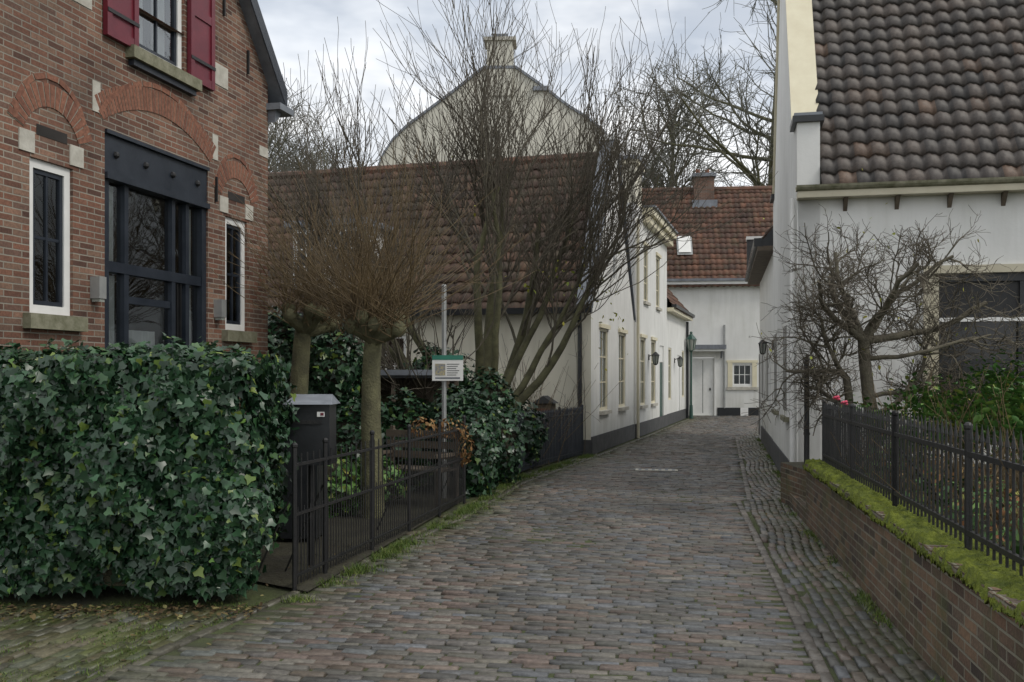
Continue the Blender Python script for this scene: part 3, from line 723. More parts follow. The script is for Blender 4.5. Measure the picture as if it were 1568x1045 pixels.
w.box(FL, 5.5, 6.55, -.025, .9, HB, 7.0, 'cream'); w.box(FL, 5.42, 6.63, -.1, .98, 7.001, 7.1, 'cpaint'); w.box(FL, 5.38, 6.67, -.14, 1.02, 7.101, 7.2, 'lead')
for h in holes[:2] + holes[3:]:
    w.window(FL, *h, k='cpaint', nx=2, nz=3, y=-.01, curtain=.3); w.box(FL, h[0] - .06, h[1] + .06, -.1, -.032, h[2] - .08, h[2] - .003, 'stone')
    w.box(FL, h[0] - .07, h[1] + .07, -.08, -.032, h[3] + .003, h[3] + .09, 'cpaint')
h = holes[2]; w.box(FL, h[0] + .002, h[1] - .002, .02, .08, h[2], h[3] - .5, 'green'); w.box(FL, h[0] + .002, h[1] - .002, .0, .08, h[3] - .498, h[3] - .003, 'wpaint')
w.cyl(FL, (a0 + .1, -.09, 0), (a0 + .1, -.09, 5.6), .04, .04, 'beige', 8)
w.build('walls', hbb)
q = math.hypot(DB / 2, RB - HB)
tiles('roof_front', FL, (r0_, -.03, HB + .03), (1, 0, 0), (0, DB / 2 / q, (RB - HB) / q), a1 - r0_, q, 'tilered', hbb, seg=4)
tiles('roof_back', FL, (r0_, DB, HB + .03), (1, 0, 0), (0, -DB / 2 / q, (RB - HB) / q), a1 - r0_, q, 'tilered', hbb, seg=4)

hc = empty('white_cottage', FL.w((14, 1, 0)))
w = MB(); a0, a1 = 11.82, 17.6; HC = 3.75; DC = 2.6
holes = [(12.4, 13.2, .8, 2.5), (14.9, 15.7, .05, 2.3), (16.3, 17.1, .8, 2.5)]
w.wall(FL, a0, a1, 0, HC, holes, 'white', dep=.1); w.quad(FL, (a0, 0, 0), (a0, DC, 0), (a0, DC, HC), (a0, 0, HC), 'white'); w.quad(FL, (a1, 0, 0), (a1, DC, 0), (a1, DC, HC), (a1, 0, HC), 'white')
w.quad(FL, (a0, DC, 0), (a1, DC, 0), (a1, DC, 7), (a0, DC, 7), 'white')
w.add(FL, [(a0, 0, HC), (a0, DC, HC), (a0, DC, 7.0)], [(0, 1, 2)], 'white'); w.add(FL, [(a1, 0, HC), (a1, DC, HC), (a1, DC, 7.0)], [(0, 1, 2)], 'lead')
w.box(FL, a0, a1, -.03, -.002, 0, .36, 'plinth'); w.box(FL, a0, a1 + .1, -.25, -.002, HC - .12, HC + .0, 'cpaint'); w.box(FL, a0, a1 + .1, -.33, -.18, HC + .002, HC + .1, 'black')
for h in (holes[0], holes[2]): w.window(FL, *h, k='cpaint', nx=2, nz=3, y=.02, curtain=.3)
h = holes[1]; w.box(FL, h[0] + .002, h[1] - .002, .03, .08, h[2], h[3] - .003, 'wpaint')
w.cyl(FL, (a1 - .1, -.07, 0), (a1 - .1, -.07, 3.6), .05, .05, 'black', 8)
w.build('walls', hc)
q = math.hypot(DC + .3, 3.4)
tiles('roof', FL, (a0, -.28, HC - .02), (1, 0, 0), (0, (DC + .3) / q, 3.4 / q), a1 - a0, q, 'tilered', hc, seg=4)
wall_lantern('wall_lantern.001', FL, 7.75, 2.1, -.03, 1.0); wall_lantern('wall_lantern.002', FL, 14.0, 2.1, 0, 1.0)

# ------------------------------------------------------------------ big cream gable house behind
FD = Frame(0, 34, -.03)
hd = empty('cream_gable_house', (0, 37, 0))
prof = [(-4.74, 8.70), (-4.5, 9.25), (-4.17, 9.76), (-3.75, 10.18), (-3.26, 10.55), (-2.02, 11.46), (-1.0, 12.25), (.14, 12.25), (.93, 11.69), (1.95, 10.9), (2.6, 10.5), (3.15, 10.05), (3.6, 9.5), (3.88, 8.9)]
w = MB()
w.add(FD, [(-4.74, 0, 0), (3.88, 0, 0)] + [(x, 0, z) for x, z in prof[::-1]], [tuple(range(len(prof) + 2))], 'dcream')
w.quad(FD, (3.88, 0, 0), (3.88, 7, 0), (3.88, 7, 8.9), (3.88, 0, 8.9), 'dcream'); w.quad(FD, (-4.74, 0, 0), (-4.74, 7, 0), (-4.74, 7, 8.7), (-4.74, 0, 8.7), 'dcream')
for i in range(len(prof) - 1):
    (xa, za), (xb, zb) = prof[i], prof[i + 1]
    w.add(FD, [(xa, .3, za - .05), (xb, .3, zb - .05), (xb, 7, zb - .05), (xa, 7, za - .05)], [(0, 1, 2, 3)], 'tilebr')
    w.add(FD, [(xa, -.08, za - .02), (xb, -.08, zb - .02), (xb, .3, zb - .02), (xa, .3, za - .02), (xa, -.08, za + .08), (xb, -.08, zb + .08), (xb, .3, zb + .08), (xa, .3, za + .08)],
          [(0, 1, 2, 3), (4, 5, 6, 7), (0, 1, 5, 4), (3, 2, 6, 7), (0, 3, 7, 4), (1, 2, 6, 5)], 'lead')
w.box(FD, -.87, .03, -.06, .8, 11.3, 13.2, 'dcream'); w.box(FD, -.98, .14, -.14, .9, 13.201, 13.32, 'stone'); w.box(FD, -.70, -.14, .1, .6, 13.321, 13.5, 'lead')
w.box(FD, .72, 1.28, -.12, .4, 11.45, 11.6, 'lead'); w.box(FD, 3.7, 4.3, -.12, .4, 8.75, 8.9, 'stone')
for (xa, xb, za, zb) in ((-3.2, -2.2, 6.6, 8.0), (1.3, 2.3, 6.6, 8.0)):
    w.box(FD, xa, xb, -.05, -.003, za, zb, 'stone'); w.box(FD, xa + .1, xb - .1, -.055, -.051, za + .1, zb - .1, 'black')
w.build('walls_and_roof', hd)

# ------------------------------------------------------------------ end building
FE = Frame(6.9, 39, -.10)
he = empty('white_end_house', (9, 41, 0))
w = MB(); ww = (1.85, 2.6, 1.2, 2.05); dd = (.28, 1.13, .02, 2.3)
w.wall(FE, -3.5, 9, 0, 5.2, [ww, dd], 'white', dep=.12)
w.quad(FE, (-3.5, 0, 0), (-3.5, 7, 0), (-3.5, 7, 5.2), (-3.5, 0, 5.2), 'white'); w.add(FE, [(-3.5, 0, 5.2), (-3.5, 7, 5.2), (-3.5, 3.5, 9.5)], [(0, 1, 2)], 'brickchim')
w.window(FE, *ww, k='wpaint', nx=3, nz=2, y=.03); w.box(FE, 1.62, 2.85, -.05, -.002, 1.02, 1.14, 'stone')
for (a, b) in ((1.66, 1.84), (2.61, 2.79)): w.box(FE, a, b, -.03, -.002, 1.141, 2.1, 'cpaint')
w.box(FE, 1.62, 2.83, -.035, -.002, 2.101, 2.2, 'cpaint')
w.box(FE, .282, 1.128, .05, .1, .02, 2.29, 'wpaint'); w.box(FE, .2, .278, -.03, .05, 0, 2.4, 'wpaint'); w.box(FE, 1.132, 1.2, -.03, .05, 0, 2.4, 'wpaint')
w.box(FE, .68, .70, .045, .0498, .1, 2.2, 'plinth'); w.box(FE, .95, 1.0, .02, .0498, 1.0, 1.1, 'iron')
w.box(FE, .1, 1.5, -.45, -.002, 2.55, 2.63, 'wpaint'); w.box(FE, .05, 1.55, -.5, -.002, 2.632, 2.80, 'lead'); w.cyl(FE, (1.4, -.3, 2.6), (1.4, -.05, 2.3), .04, .04, 'lead', 6)
w.box(FE, 1.25, 3.1, -.03, -.002, 0, .32, 'black'); w.box(FE, 2.15, 2.45, -.045, -.031, 0, .32, 'wpaint')
w.box(FE, 1.5, 1.56, -.06, -.002, 0.3, 3.6, 'zinc')
w.box(FE, -3.6, 9, -.25, -.002, 5.2, 5.32, 'wpaint'); w.box(FE, -3.6, 9, -.32, -.2, 5.322, 5.42, 'lead')
w.box(FE, .6, 1.45, 3.0, 4.0, 8.6, 10.1, 'brickchim'); w.box(FE, .52, 1.53, 2.92, 4.08, 10.101, 10.25, 'lead'); w.box(FE, .5, 1.55, 2.7, 3.0, 8.6, 9.05, 'lead')
for x in (.8, 1.2): w.cyl(FE, (x, 3.5, 10.25), (x, 3.5, 10.5), .1, .09, 'terra', 8)
w.add(FE, [(-.2, .78, 6.6), (.3, .78, 6.6), (.3, 1.38, 7.34), (-.2, 1.38, 7.34)], [(0, 1, 2, 3)], 'signw')
w.add(FE, [(-.26, .76, 6.5), (.36, .76, 6.5), (.36, 1.40, 7.30), (-.26, 1.40, 7.30)], [(0, 1, 2, 3)], 'zinc')
w.build('walls', he)
q = math.hypot(3.5, 4.3)
tiles('roof_front', FE, (-3.5, -.25, 5.1), (1, 0, 0), (0, 3.5 / q, 4.3 / q), 12.5, q + .3, 'tilered', he, tw=.24, rh=.3, seg=4)
w = MB(); w.cyl(FE, (-3.5, 3.45, 9.6), (9, 3.45, 9.6), .14, .14, 'tilered', 8); w.add(FE, [(-3.5, 7.2, 5.1), (9, 7.2, 5.1), (9, 3.5, 9.55), (-3.5, 3.5, 9.55)], [(0, 1, 2, 3)], 'tilered'); w.build('ridge', he)

hf = empty('background_house', (-12, 44, 0)); w = MB(); FF_ = Frame(-20, 42, 0)
w.box(FF_, 0, 15, 0, 7, 0, 6.5, 'dcream'); w.prismx(FF_, [(-.2, 6.5), (7.2, 6.5), (3.5, 9.8)], -.1, 15.1, 'tilebr'); w.box(FF_, 8, 8.8, 3, 3.8, 9, 11, 'brickchim'); w.build('walls_and_roof', hf)

# ------------------------------------------------------------------ low garden wall (right), moss, fence
def wx(y): return 1.40 + (3.5 - 1.40) / 12.6 * y
ang_w = math.atan2(1, (3.5 - 1.4) / 12.6)
FW = Frame(wx(0), 0, ang_w)    # x along the wall away, wall body at y<0
slen = math.hypot(1, 2.1 / 12.6)
def wy(Y): return Y * slen
w = MB()
s0, s1 = wy(1.5), wy(10.5)
w.box(FW, s0, s1, -.30, 0, -.02, .595, 'brickdark')
random.seed(3); s_ = s0       # rowlock coping, brick by brick
while s_ < s1 - .07:
    j_ = random.gauss(0, .003); w.box(FW, s_ + .004, s_ + .066, -.31 + j_, .012 + j_, .598, .652 + random.gauss(0, .003), 'brickdark'); s_ += .070
w.box(FW, s0, s1, -.305, .0, .596, .640, 'mortar')
w.box(FW, s1 + .002, wy(12.55), -.22, 0, -.02, .16, 'brickdark')
w.build('garden_wall')
nx_, ny_ = 800, 26
X_, Y_ = np.meshgrid(np.linspace(s0, s1, nx_), np.linspace(-.33, .035, ny_), indexing='ij')
def fb(x, y, sc, seed):
    r = np.random.default_rng(seed); o = 0
    for k in range(8):
        a, b, ph = r.normal(0, sc * (1.5 ** k), 2).tolist() + [r.uniform(0, 6)]
        o = o + np.sin(a * x + b * y + ph) / (1.3 ** k)
    return o / 3
f_ = fb(X_, Y_, 5, 3); g_ = fb(X_, Y_, 14, 9)
hgt = .665 + .03 * np.clip(f_ + .40, -1.2, 1.3) + .016 * g_ + rng.normal(0, .005, X_.shape) - .045 * np.clip((Y_ + .06 + .05 * np.sin(X_ * 3.1)) / .08, 0, 1) * np.clip(.45 - f_ * .8, 0, 1)
ed = np.minimum(Y_ + .33, .035 - Y_); hgt = np.where(ed < .02, .615 + .02 * f_ + rng.normal(0, .012, X_.shape), hgt)
cx_, sx_ = math.cos(ang_w), math.sin(ang_w)
V_ = np.stack([wx(0) + cx_ * X_ - sx_ * Y_, sx_ * X_ + cx_ * Y_, hgt], -1).reshape(-1, 3)
i_, j_ = np.meshgrid(np.arange(nx_ - 1), np.arange(ny_ - 1), indexing='ij'); a_ = (i_ * ny_ + j_).ravel()
np_mesh('moss', V_, np.stack([a_, a_ + ny_, a_ + ny_ + 1, a_ + 1], 1), 'moss', smooth=True)
w = MB(); w.add(W0, [(wx(1) + .2, 1, .5), (12, 1, .5), (12, 11.4, .5), (4.1, 12.55, .5), (wx(10.5) + .25, 12.4, .5), (wx(10.5) + .25, 10.5, .5)], [(0, 1, 2, 3, 4, 5)], 'soil')
w.quad(W0, (wx(10.5) + .25, 10.45, .5), (wx(10.5) + .25, 12.4, .5), (wx(10.5) + .25, 12.4, 0), (wx(10.5) + .25, 10.45, 0), 'brickdark')
w.build('garden_bed')

def fence(name, pts, h, z0, pitch=.115, mid_=None, tip=.06, post=1.0, mat='iron', br=.007, dog=False, prail=.02):
    w = MB(); e = empty(name, (pts[0][0], pts[0][1], z0))
    for (a, b) in zip(pts[:-1], pts[1:]):
        a = np.array(a, float); b = np.array(b, float); L_ = np.linalg.norm(b - a); d = (b - a) / L_
        f = Frame(a[0], a[1], math.atan2(d[1], d[0]), z0)
        for z in [h - .10] + ([mid_] if mid_ else []) + [.10]:
            w.box(f, 0, L_, -.012, .012, z - prail / 2, z + prail / 2, mat)
        n = int(L_ / pitch)
        for i in range(n + 1):
            x = i * L_ / n; lean = random.gauss(0, .004)
            w.cyl(f, (x, 0, .03), (x + lean, 0, h - .02), br, br, mat, 5)
            w.cyl(f, (x + lean, 0, h - .02), (x + lean, 0, h - .02 + tip), br * 1.5, .001, mat, 5)
            if dog and i < n: w.cyl(f, (x + L_ / n / 2, 0, .03), (x + L_ / n / 2, 0, mid_ + .05), br * .8, br * .8, mat, 4)
        m_ = max(1, int(round(L_ / post)))
        for i in range(m_ + 1):
            x = i * L_ / m_
            w.cyl(f, (x, .0, -.02), (x, .0, h + .03), .019, .019, mat, 8); w.ball(f, (x, 0, h + .045), .026, mat)
            if i % 2 == 0: w.cyl(f, (x, .02, h * .7), (x, .35, 0), .008, .008, mat, 4)
    w.build('railings', e)
fence('iron_garden_fence', [(-1.62, 7.3), (-1.50, 7.87), (-1.05, 10.0), (-.60, 12.3)], 1.03, 0, .11, .56, .0, 1.05, dog=True, br=.006)
fence('iron_garden_fence.001', [(-.36, 13.9), (.35, 16.8), (1.40, 19.5)], .95, 0, .085, None, .07, 1.3, 'blueblack', br=.014)
pf = []
for Y in (10.35, 7.0, 3.5, 1.6):
    pf.append((wx(Y) + .17, Y))
fence('iron_wall_fence', pf, .62, .66, .095, None, .09, 1.7, br=.008, prail=.028)

w = MB(); w.cyl(W0, (3.46, 11.5, 0), (3.46, 11.5, 1.78), .035, .03, 'iron', 8); w.cyl(W0, (3.46, 11.5, 1.78), (3.46, 11.5, 1.86), .03, .004, 'iron', 8)
w.box(W0, 3.44, 3.75, 11.48, 11.52, 1.62, 1.66, 'iron'); w.box(W0, 3.43, 3.49, 11.47, 11.53, .9, .93, 'iron'); w.build('iron_gate_post')

# ------------------------------------------------------------------ ivy hedge
core = MB()
Q = [(-4.4, 6.99), (-2.02, 6.97), (-2.45, 8.8), (-3.75, 8.8)]
core.add(W0, [(x, y, .1) for x, y in Q] + [(x, y, 1.56) for x, y in Q], [(4, 5, 6, 7), (0, 1, 5, 4), (1, 2, 6, 5), (2, 3, 7, 6), (3, 0, 4, 7)], 'soil')
hg = empty('ivy_hedge', (-3, 7.5, 0)); core.build('core', hg)
def bulge(s_, z, n):
    b = .085 * np.sin(s_ * 3.1 + z * 2) + .065 * np.sin(s_ * 7 - z * 5) + .045 * np.sin(s_ * 13 + z * 11) + rng.normal(0, .05, n)
    return b + .10 * np.sin(np.clip(z / 1.75, 0, 1) * math.pi * .8) - np.clip(.4 - z, 0, 1) * .4
def topz(s_): return 1.70 + .035 * np.sin(s_ * 4.3) + .03 * np.sin(s_ * 9.1 + 1) + .02 * np.sin(s_ * 19)
def face_pts(n, a, b, z0, nrm, off=0):
    u = rng.uniform(0, 1, n); a = np.array(a); b = np.array(b); xy = a + np.outer(u, b - a)
    s_ = u * np.linalg.norm(b - a) + off; z = z0 + rng.uniform(0, 1, n) * (topz(s_) - z0)
    P = np.stack([xy[:, 0], xy[:, 1], z], 1) + np.outer(bulge(s_, z, n), nrm)
    return P, np.tile(np.array(nrm, float), (n, 1))
Ps = []; Ns = []
for (n, a, b, z0, nrm, off) in ((16500, (-4.5, 6.85), (-2.0, 6.82), .08, (0, -1, 0), 0), (6500, (-1.90, 6.92), (-2.36, 8.9), .08, (1, .1, 0), 2.8)):
    P, Nn = face_pts(n, a, b, z0, nrm, off); Ps.append(P); Ns.append(Nn)
n = 1900; th = rng.uniform(-math.pi / 2, 0, n); z = rng.uniform(.08, 1.70, n); bl = bulge(2.6 + th * .1, z, n) + .12
dd_ = np.stack([np.cos(th), np.sin(th), 0 * th], 1); Ps.append(np.array([-2.02, 6.95, 0]) + dd_ * bl[:, None] + np.outer(z, [0, 0, 1])); Ns.append(dd_)
u = rng.uniform(0, 1, 6000); v = rng.uniform(0, 1, 6000)
xl = -4.3 + .5 * v; xr = -1.86 - .46 * v; xx = xl + (xr - xl) * u
tp = np.stack([xx, 6.78 + 2.1 * v, topz(xx + 4.5) + .03 * np.sin(u * 41 + v * 9) + rng.normal(0, .045, 6000)], 1); Ps.append(tp); Ns.append(np.tile([0, -.2, 1.], (6000, 1)))
P = np.concatenate(Ps); Nn = np.concatenate(Ns)
leaves('foliage', P, Nn + np.array([0, 0, .35]), .062, 'ivy', hg, rnd=.9)
sp = []; sn = []
for _ in range(150):
    i = rng.integers(len(P)); p0 = P[i]; d = unit(Nn[i] + rng.normal(0, .5, 3) + [0, 0, .5 if p0[2] > 1.5 else -.3])
    for k in range(6): sp.append(p0 + d * .028 * k + [0, 0, -.003 * k * k]); sn.append(d + rng.normal(0, .5, 3))
leaves('trailing_sprigs', np.array(sp), np.array(sn), .05, 'ivy', hg)
P = P[rng.choice(len(P), 420)] + rng.normal(0, .05, (420, 3)) + np.array([0, -.03, 0]); leaves('sprigs', P, rng.normal(0, 1, (420, 3)), .045, 'leafg', hg)

def shrub(name, blobs, size, mat, dens=1.0, ivy=True, corem='soil', stems=0):
    e = empty(name, blobs[0][0]); Ps = []; Ns = []
    for (c_, r, n) in blobs:
        P, Nn = blob_pts(int(n * dens), c_, r, .72); f = 1 + .12 * np.sin(P[:, 0] * 9 + P[:, 2] * 7) * np.sin(P[:, 1] * 8)
        P = np.array(c_) + (P - np.array(c_)) * f[:, None]; k = P[:, 2] > .02; Ps.append(P[k]); Ns.append(Nn[k])
    leaves('foliage', np.concatenate(Ps), np.concatenate(Ns) + np.array([0, 0, .3]), size, mat, e, ivy=ivy)
    if corem:
        w = MB()
        for (c_, r, n) in blobs:
            vs = []; fs = []; nu, nv = 10, 6
            for j in range(nv + 1):
                ph = math.pi * j / nv
                for i in range(nu):
                    t_ = 2 * math.pi * i / nu; vs.append((c_[0] + .72 * r[0] * math.sin(ph) * math.cos(t_), c_[1] + .72 * r[1] * math.sin(ph) * math.sin(t_), max(0, c_[2] + .72 * r[2] * math.cos(ph))))
            for j in range(nv):
                for i in range(nu): fs.append((j * nu + i, (j + 1) * nu + i, (j + 1) * nu + (i + 1) % nu, j * nu + (i + 1) % nu))
            w.add(W0, vs, fs, corem)
        w.build('inner_branches', e)
shrub('ivy_shrub', [((-2.9, 13.9, 1.2), (.68, .5, 1.25), 3400), ((-2.5, 13.7, 1.75), (.45, .35, .7), 1500), ((-3.3, 14.0, 1.9), (.5, .4, .7), 1200)], .085, 'ivy')
shrub('ivy_shrub.001', [((-.50, 13.2, .55), (.35, .5, .78), 2500), ((-.78, 13.4, 1.0), (.40, .4, .48), 1300), ((-.15, 14.3, .6), (.35, .4, .6), 1000)], .07, 'ivy')
shrub('evergreen_bush', [((-1.45, 13.6, .6), (.6, .3, .80), 1900), ((-2.1, 13.3, .6), (.55, .3, .80), 1700), ((.1, 16.4, .65), (.5, .4, .55), 1000)], .08, 'ivy')
shrub('evergreen_bush.001', [((-1.2, 15.9, 1.3), (.7, .4, .85), 2000), ((-.4, 15.2, 1.0), (.5, .35, .7), 1400)], .085, 'ivy')
shrub('low_ivy', [((-2.6, 9.8, .35), (.6, .6, .4), 900), ((-1.7, 12.0, .3), (.4, .5, .3), 600), ((.15, 17.0, .22), (.3, .4, .3), 500), ((.55, 18.6, .25), (.35, .4, .3), 400), ((-2.1, 11.2, .35), (.5, .5, .45), 900)], .075, 'leafg')
shrub('dried_hydrangea', [((-1.1, 12.3, .95), (.22, .2, .14), 120), ((-.75, 12.1, .95), (.2, .2, .13), 110), ((-.58, 12.15, .72), (.10, .1, .24), 110), ((-.15, 14.9, .8), (.2, .25, .16), 90)], .06, 'leafdead', ivy=False, corem=None)
w = MB(); w.add(W0, [(-1.5, 7.2, .01), (-.66, 12.3, .01), (-.4, 14.4, .01), (1.3, 19.6, .01), (1.5, 19.65, .01), (-8, 22, .01), (-8, 9, .01), (-3.8, 9, .01)], [(0, 1, 2, 3, 4, 5, 6, 7)], 'soil'); w.build('garden_soil')

# right-hand garden plants
e = empty('rose_bush', (4.5, 8.5, .5))
cl = [((4.35, 10.2, 1.3), (.5, .4, .38), 560), ((4.9, 9.4, 1.3), (.55, .4, .48), 700), ((4.3, 8.0, 1.3), (.45, .4, .42), 520), ((4.6, 8.8, 1.0), (.6, .5, .4), 480), ((3.9, 6.8, 1.05), (.4, .5, .38), 360), ((5.2, 10.4, 1.5), (.5, .4, .42), 520), ((3.75, 7.2, 1.3), (.32, .3, .3), 260), ((5.6, 9.6, 1.45), (.5, .4, .5), 450), ((4.1, 9.3, 1.1), (.5, .6, .42), 560), ((3.5, 5.6, .9), (.3, .5, .3), 260),
      ((3.75, 10.1, 1.12), (.4, .35, .34), 420), ((4.05, 8.6, 1.25), (.38, .35, .36), 420), ((3.6, 8.9, .98), (.32, .4, .32), 320), ((4.0, 7.5, 1.25), (.35, .35, .4), 360)]
Ps = []; Ns = []; st = []
for c_, r, n in cl:
    P, Nn = blob_pts(n, c_, r, .15); Ps.append(P); Ns.append(np.abs(Nn) * [1, 1, 1])
    for _ in range(14):
        p0 = (c_[0] + rng.normal(0, r[0] * .5), c_[1] + rng.normal(0, r[1] * .5), .5); st.append(path(p0, (rng.normal(0, .3), rng.normal(0, .3), 1), rng.uniform(.5, 1.3), .006, .002, 7, .15, .02))
leaves('leaves', np.concatenate(Ps), np.concatenate(Ns) + [0, 0, .6], .068, 'leafg', e, ivy=False, down=.3)
tubes('stems', st, 'shoot', e)
w = MB()
for (x, y, z) in ((3.28, 9.9, 1.36), (3.36, 9.9, 1.31)):
    for k in range(5): w.ball(W0, (x + .02 * math.cos(k * 1.26), y + .02 * math.sin(k * 1.26), z + .006 * k), .02, 'pink', .7)
w.build('blossoms', e)
e = empty('dry_perennials', (3.4, 6.5, .5)); st = []
for _ in range(420):
    Y = rng.uniform(3.2, 10); p0 = (wx(Y) + rng.uniform(.3, 1.5), Y, .5); st.append(path(p0, (rng.normal(0, .25), rng.normal(0, .25), 1), rng.uniform(.3, .9), .005, .002, 5, .12, -.03))
tubes('stalks', st, 'shoot', e)
P = np.stack([rng.uniform(.35, 1.6, 900), rng.uniform(3.2, 11.5, 900), rng.uniform(.52, .95, 900)], 1); P[:, 0] += wx(P[:, 1]); leaves('leaves', P, rng.normal(0, 1, (900, 3)) + [0, 0, 1], .055, 'leafdead', e, ivy=False, down=.2)
shrub('ground_ivy', [((wx(7) + .75, 7, .52), (.45, 1.2, .35), 1200), ((wx(9.5) + .7, 9.6, .52), (.4, .9, .4), 1000), ((wx(4.5) + .7, 4.6, .5), (.35, .9, .25), 600)], .055, 'leafg', corem=None)

# ------------------------------------------------------------------ trees
def mktree(name, loc, out_groups, mats):
    e = empty(name, loc)
    for i, (g, m_) in enumerate(zip(out_groups, mats)):
        if g: tubes(('trunk', 'limbs', 'branches', 'twigs', 'shoots')[i], g, m_, e)
    return e
rng = np.random.default_rng(23)
base = np.array([-.55, 16.3, 0.])
trunk = []; out = [[], [], [], []]
PP, RR = path(base, (.05, 0, 1), .5, .24, .18, 4, .03, 0); trunk.append((PP, RR))
spec = [(8, 2.5, 31, .11, .10, 9, .024, .38), (7, 1.6, 30, .09, .09, 8, .0115, .2), (5, .85, 30, .09, .08, 5, .0062, .12)]
stems = [((-.55, -.1, 1), 4.0, .10), ((.42, .1, 1), 4.1, .11), ((.05, .2, 1), 4.5, .12), ((-1.0, .1, .9), 3.6, .09), ((.85, -.15, 1.05), 3.8, .09), ((-.18, -.3, 1), 4.3, .10), ((1.0, .1, .95), 3.3, .08), ((-.8, .3, 1.0), 4.0, .09), ((.25, -.35, 1.1), 4.2, .08), ((-1.25, -.2, .95), 3.2, .07), ((.62, .3, 1.15), 4.2, .08)]
for d, L_, r in stems:
    P, R = path(PP[-1] + rng.normal(0, .09, 3) * [1, 1, .3], d, L_, r, r * .34, 11, .08, .035); trunk.append((P, R))
    grow(out, P, R, 0, spec, .0038)
P, R = path((-.7, 16.2, .8), (-.9, -.1, .6), 2.0, .12, .07, 8, .16, .04); trunk.append((P, R)); grow(out, P, R, 0, [(5, 2.0, 45, .14, .14, 8, .03, .3)] + spec[1:], .0038)
et = mktree('bare_fruit_tree', tuple(base), [trunk, out[0], out[1], out[2]], ['barkg', 'bark', 'twig', 'twig'])
P = np.concatenate([rng.normal([.75, 16, 3.2], [.4, .3, .25], (60, 3)), rng.normal([1.7, 16.4, 2.7], [.15, .2, .5], (30, 3)), rng.normal([-1.0, 16, 4.9], [.6, .4, .4], (12, 3))])
leaves('last_leaves', P, rng.normal(0, 1, (len(P), 3)), .07, 'yleaf', et, ivy=False)

def pollard(name, x, y, hz, lean, n, Lm, spread, r=.1, xs=0):
    e = empty(name, (x, y, 0)); tr = []; sh = []; sub = []
    P, R = path((x - lean, y, 0), (lean / hz, 0, 1), hz, r * 1.25, r * .95, 8, .03, 0); tr.append((P, R)); top = P[-1]
    for i in range(8):
        a = i * .8 + rng.uniform(0, .4); PP, RR = path(top - [0, 0, .15], (math.cos(a), math.sin(a), rng.uniform(.35, 1.0)), rng.uniform(.28, .42), r * .8, r * .6, 4, .12, .05); tr.append((PP, RR))
        tr.append((PP[-1] + np.array([[0, 0, -.08], [0, 0, -.02], [0, 0, .05], [0, 0, .1]]), np.array([.03, r * .85, r * .8, .02])))
    kn = [t_[0][-1] for t_ in tr[1:]]
    for i in range(n):
        p = kn[rng.integers(len(kn))] + rng.normal(0, .08, 3); th = rng.uniform(0, 2 * math.pi); el = rng.uniform(0, 1) ** .75 * spread
        d = (math.cos(th) * math.sin(el) + xs, math.sin(th) * math.sin(el), math.cos(el)); L_ = Lm * rng.uniform(.3, 1.1)
        PP, RR = path(p, d, L_, rng.uniform(.0045, .0085), .0026, 8, .07, .04); sh.append((PP, RR))
        for _ in range(rng.integers(0, 3)):
            pt, dd_, r_ = at(PP, RR, rng.uniform(.2, .8)); q_ = rng.normal(0, .4, 3); sub.append(path(pt, dd_ + q_, L_ * .4, .0036, .0022, 4, .08, .04))
    tubes('trunk', tr, 'barkg', e); tubes('shoots', sh + sub, 'shoot', e)
pollard('pollard_willow', -1.50, 11.0, 2.15, .06, 300, 1.85, 1.35, .105, -.06)
pollard('pollard_willow.001', -2.72, 12.2, 2.3, -.05, 200, 1.6, 1.25, .11, .05)

# right gnarled tree
base = np.array([4.08, 11.0, .5]); trunk = []; out = [[], [], [], []]
P, R = path(base, (.04, 0, 1), 1.5, .085, .065, 7, .06, .0); trunk.append((P, R))
P2, R2 = path(base + [-.12, .1, 0], (-.15, 0, 1), 1.1, .06, .045, 6, .08, 0); trunk.append((P2, R2))
gs = [(9, .68, 58, .24, .06, 6, .014, .12), (7, .38, 52, .24, .06, 5, .0075, .12), (5, .19, 48, .24, .05, 3, .0042, .15)]
for (pp, d, L_, r) in ((P[-1], (-.8, -.1, .6), 1.05, .045), (P[-1], (.9, .1, .55), 1.5, .05), (P[-1], (-.3, .1, 1), 1.1, .045), (P[-1], (.45, -.2, 1), 1.15, .045), (P2[-1], (-.7, .1, .6), .7, .04), (P2[-1], (-.4, -.2, 1), .9, .035),
                       (P[3], (.9, -.2, .6), 1.2, .035), (P[4], (1, .1, .35), 1.4, .03), (P2[4], (-.8, 0, .7), .6, .035), (P[-1], (.7, .2, .8), 1.4, .04), (P[-1], (-.6, -.2, 1), 1.1, .04), (P[-2], (1, .0, .2), 1.4, .03)):
    PP, RR = path(pp, d, L_, r, r * .45, 8, .20, .04); trunk.append((PP, RR)); grow(out, PP, RR, 0, gs, .0027)
et = mktree('gnarled_bare_tree', tuple(base), [trunk, out[0], out[1], out[2]], ['bark', 'bark', 'twig', 'twig'])
P = np.concatenate([rng.normal([4.4, 11, 1.9], [.8, .3, .5], (60, 3)), rng.normal([4.0, 11, 3.3], [.6, .3, .2], (12, 3))]); leaves('last_leaves', P, rng.normal(0, 1, (len(P), 3)), .05, 'yleaf', et, ivy=False)

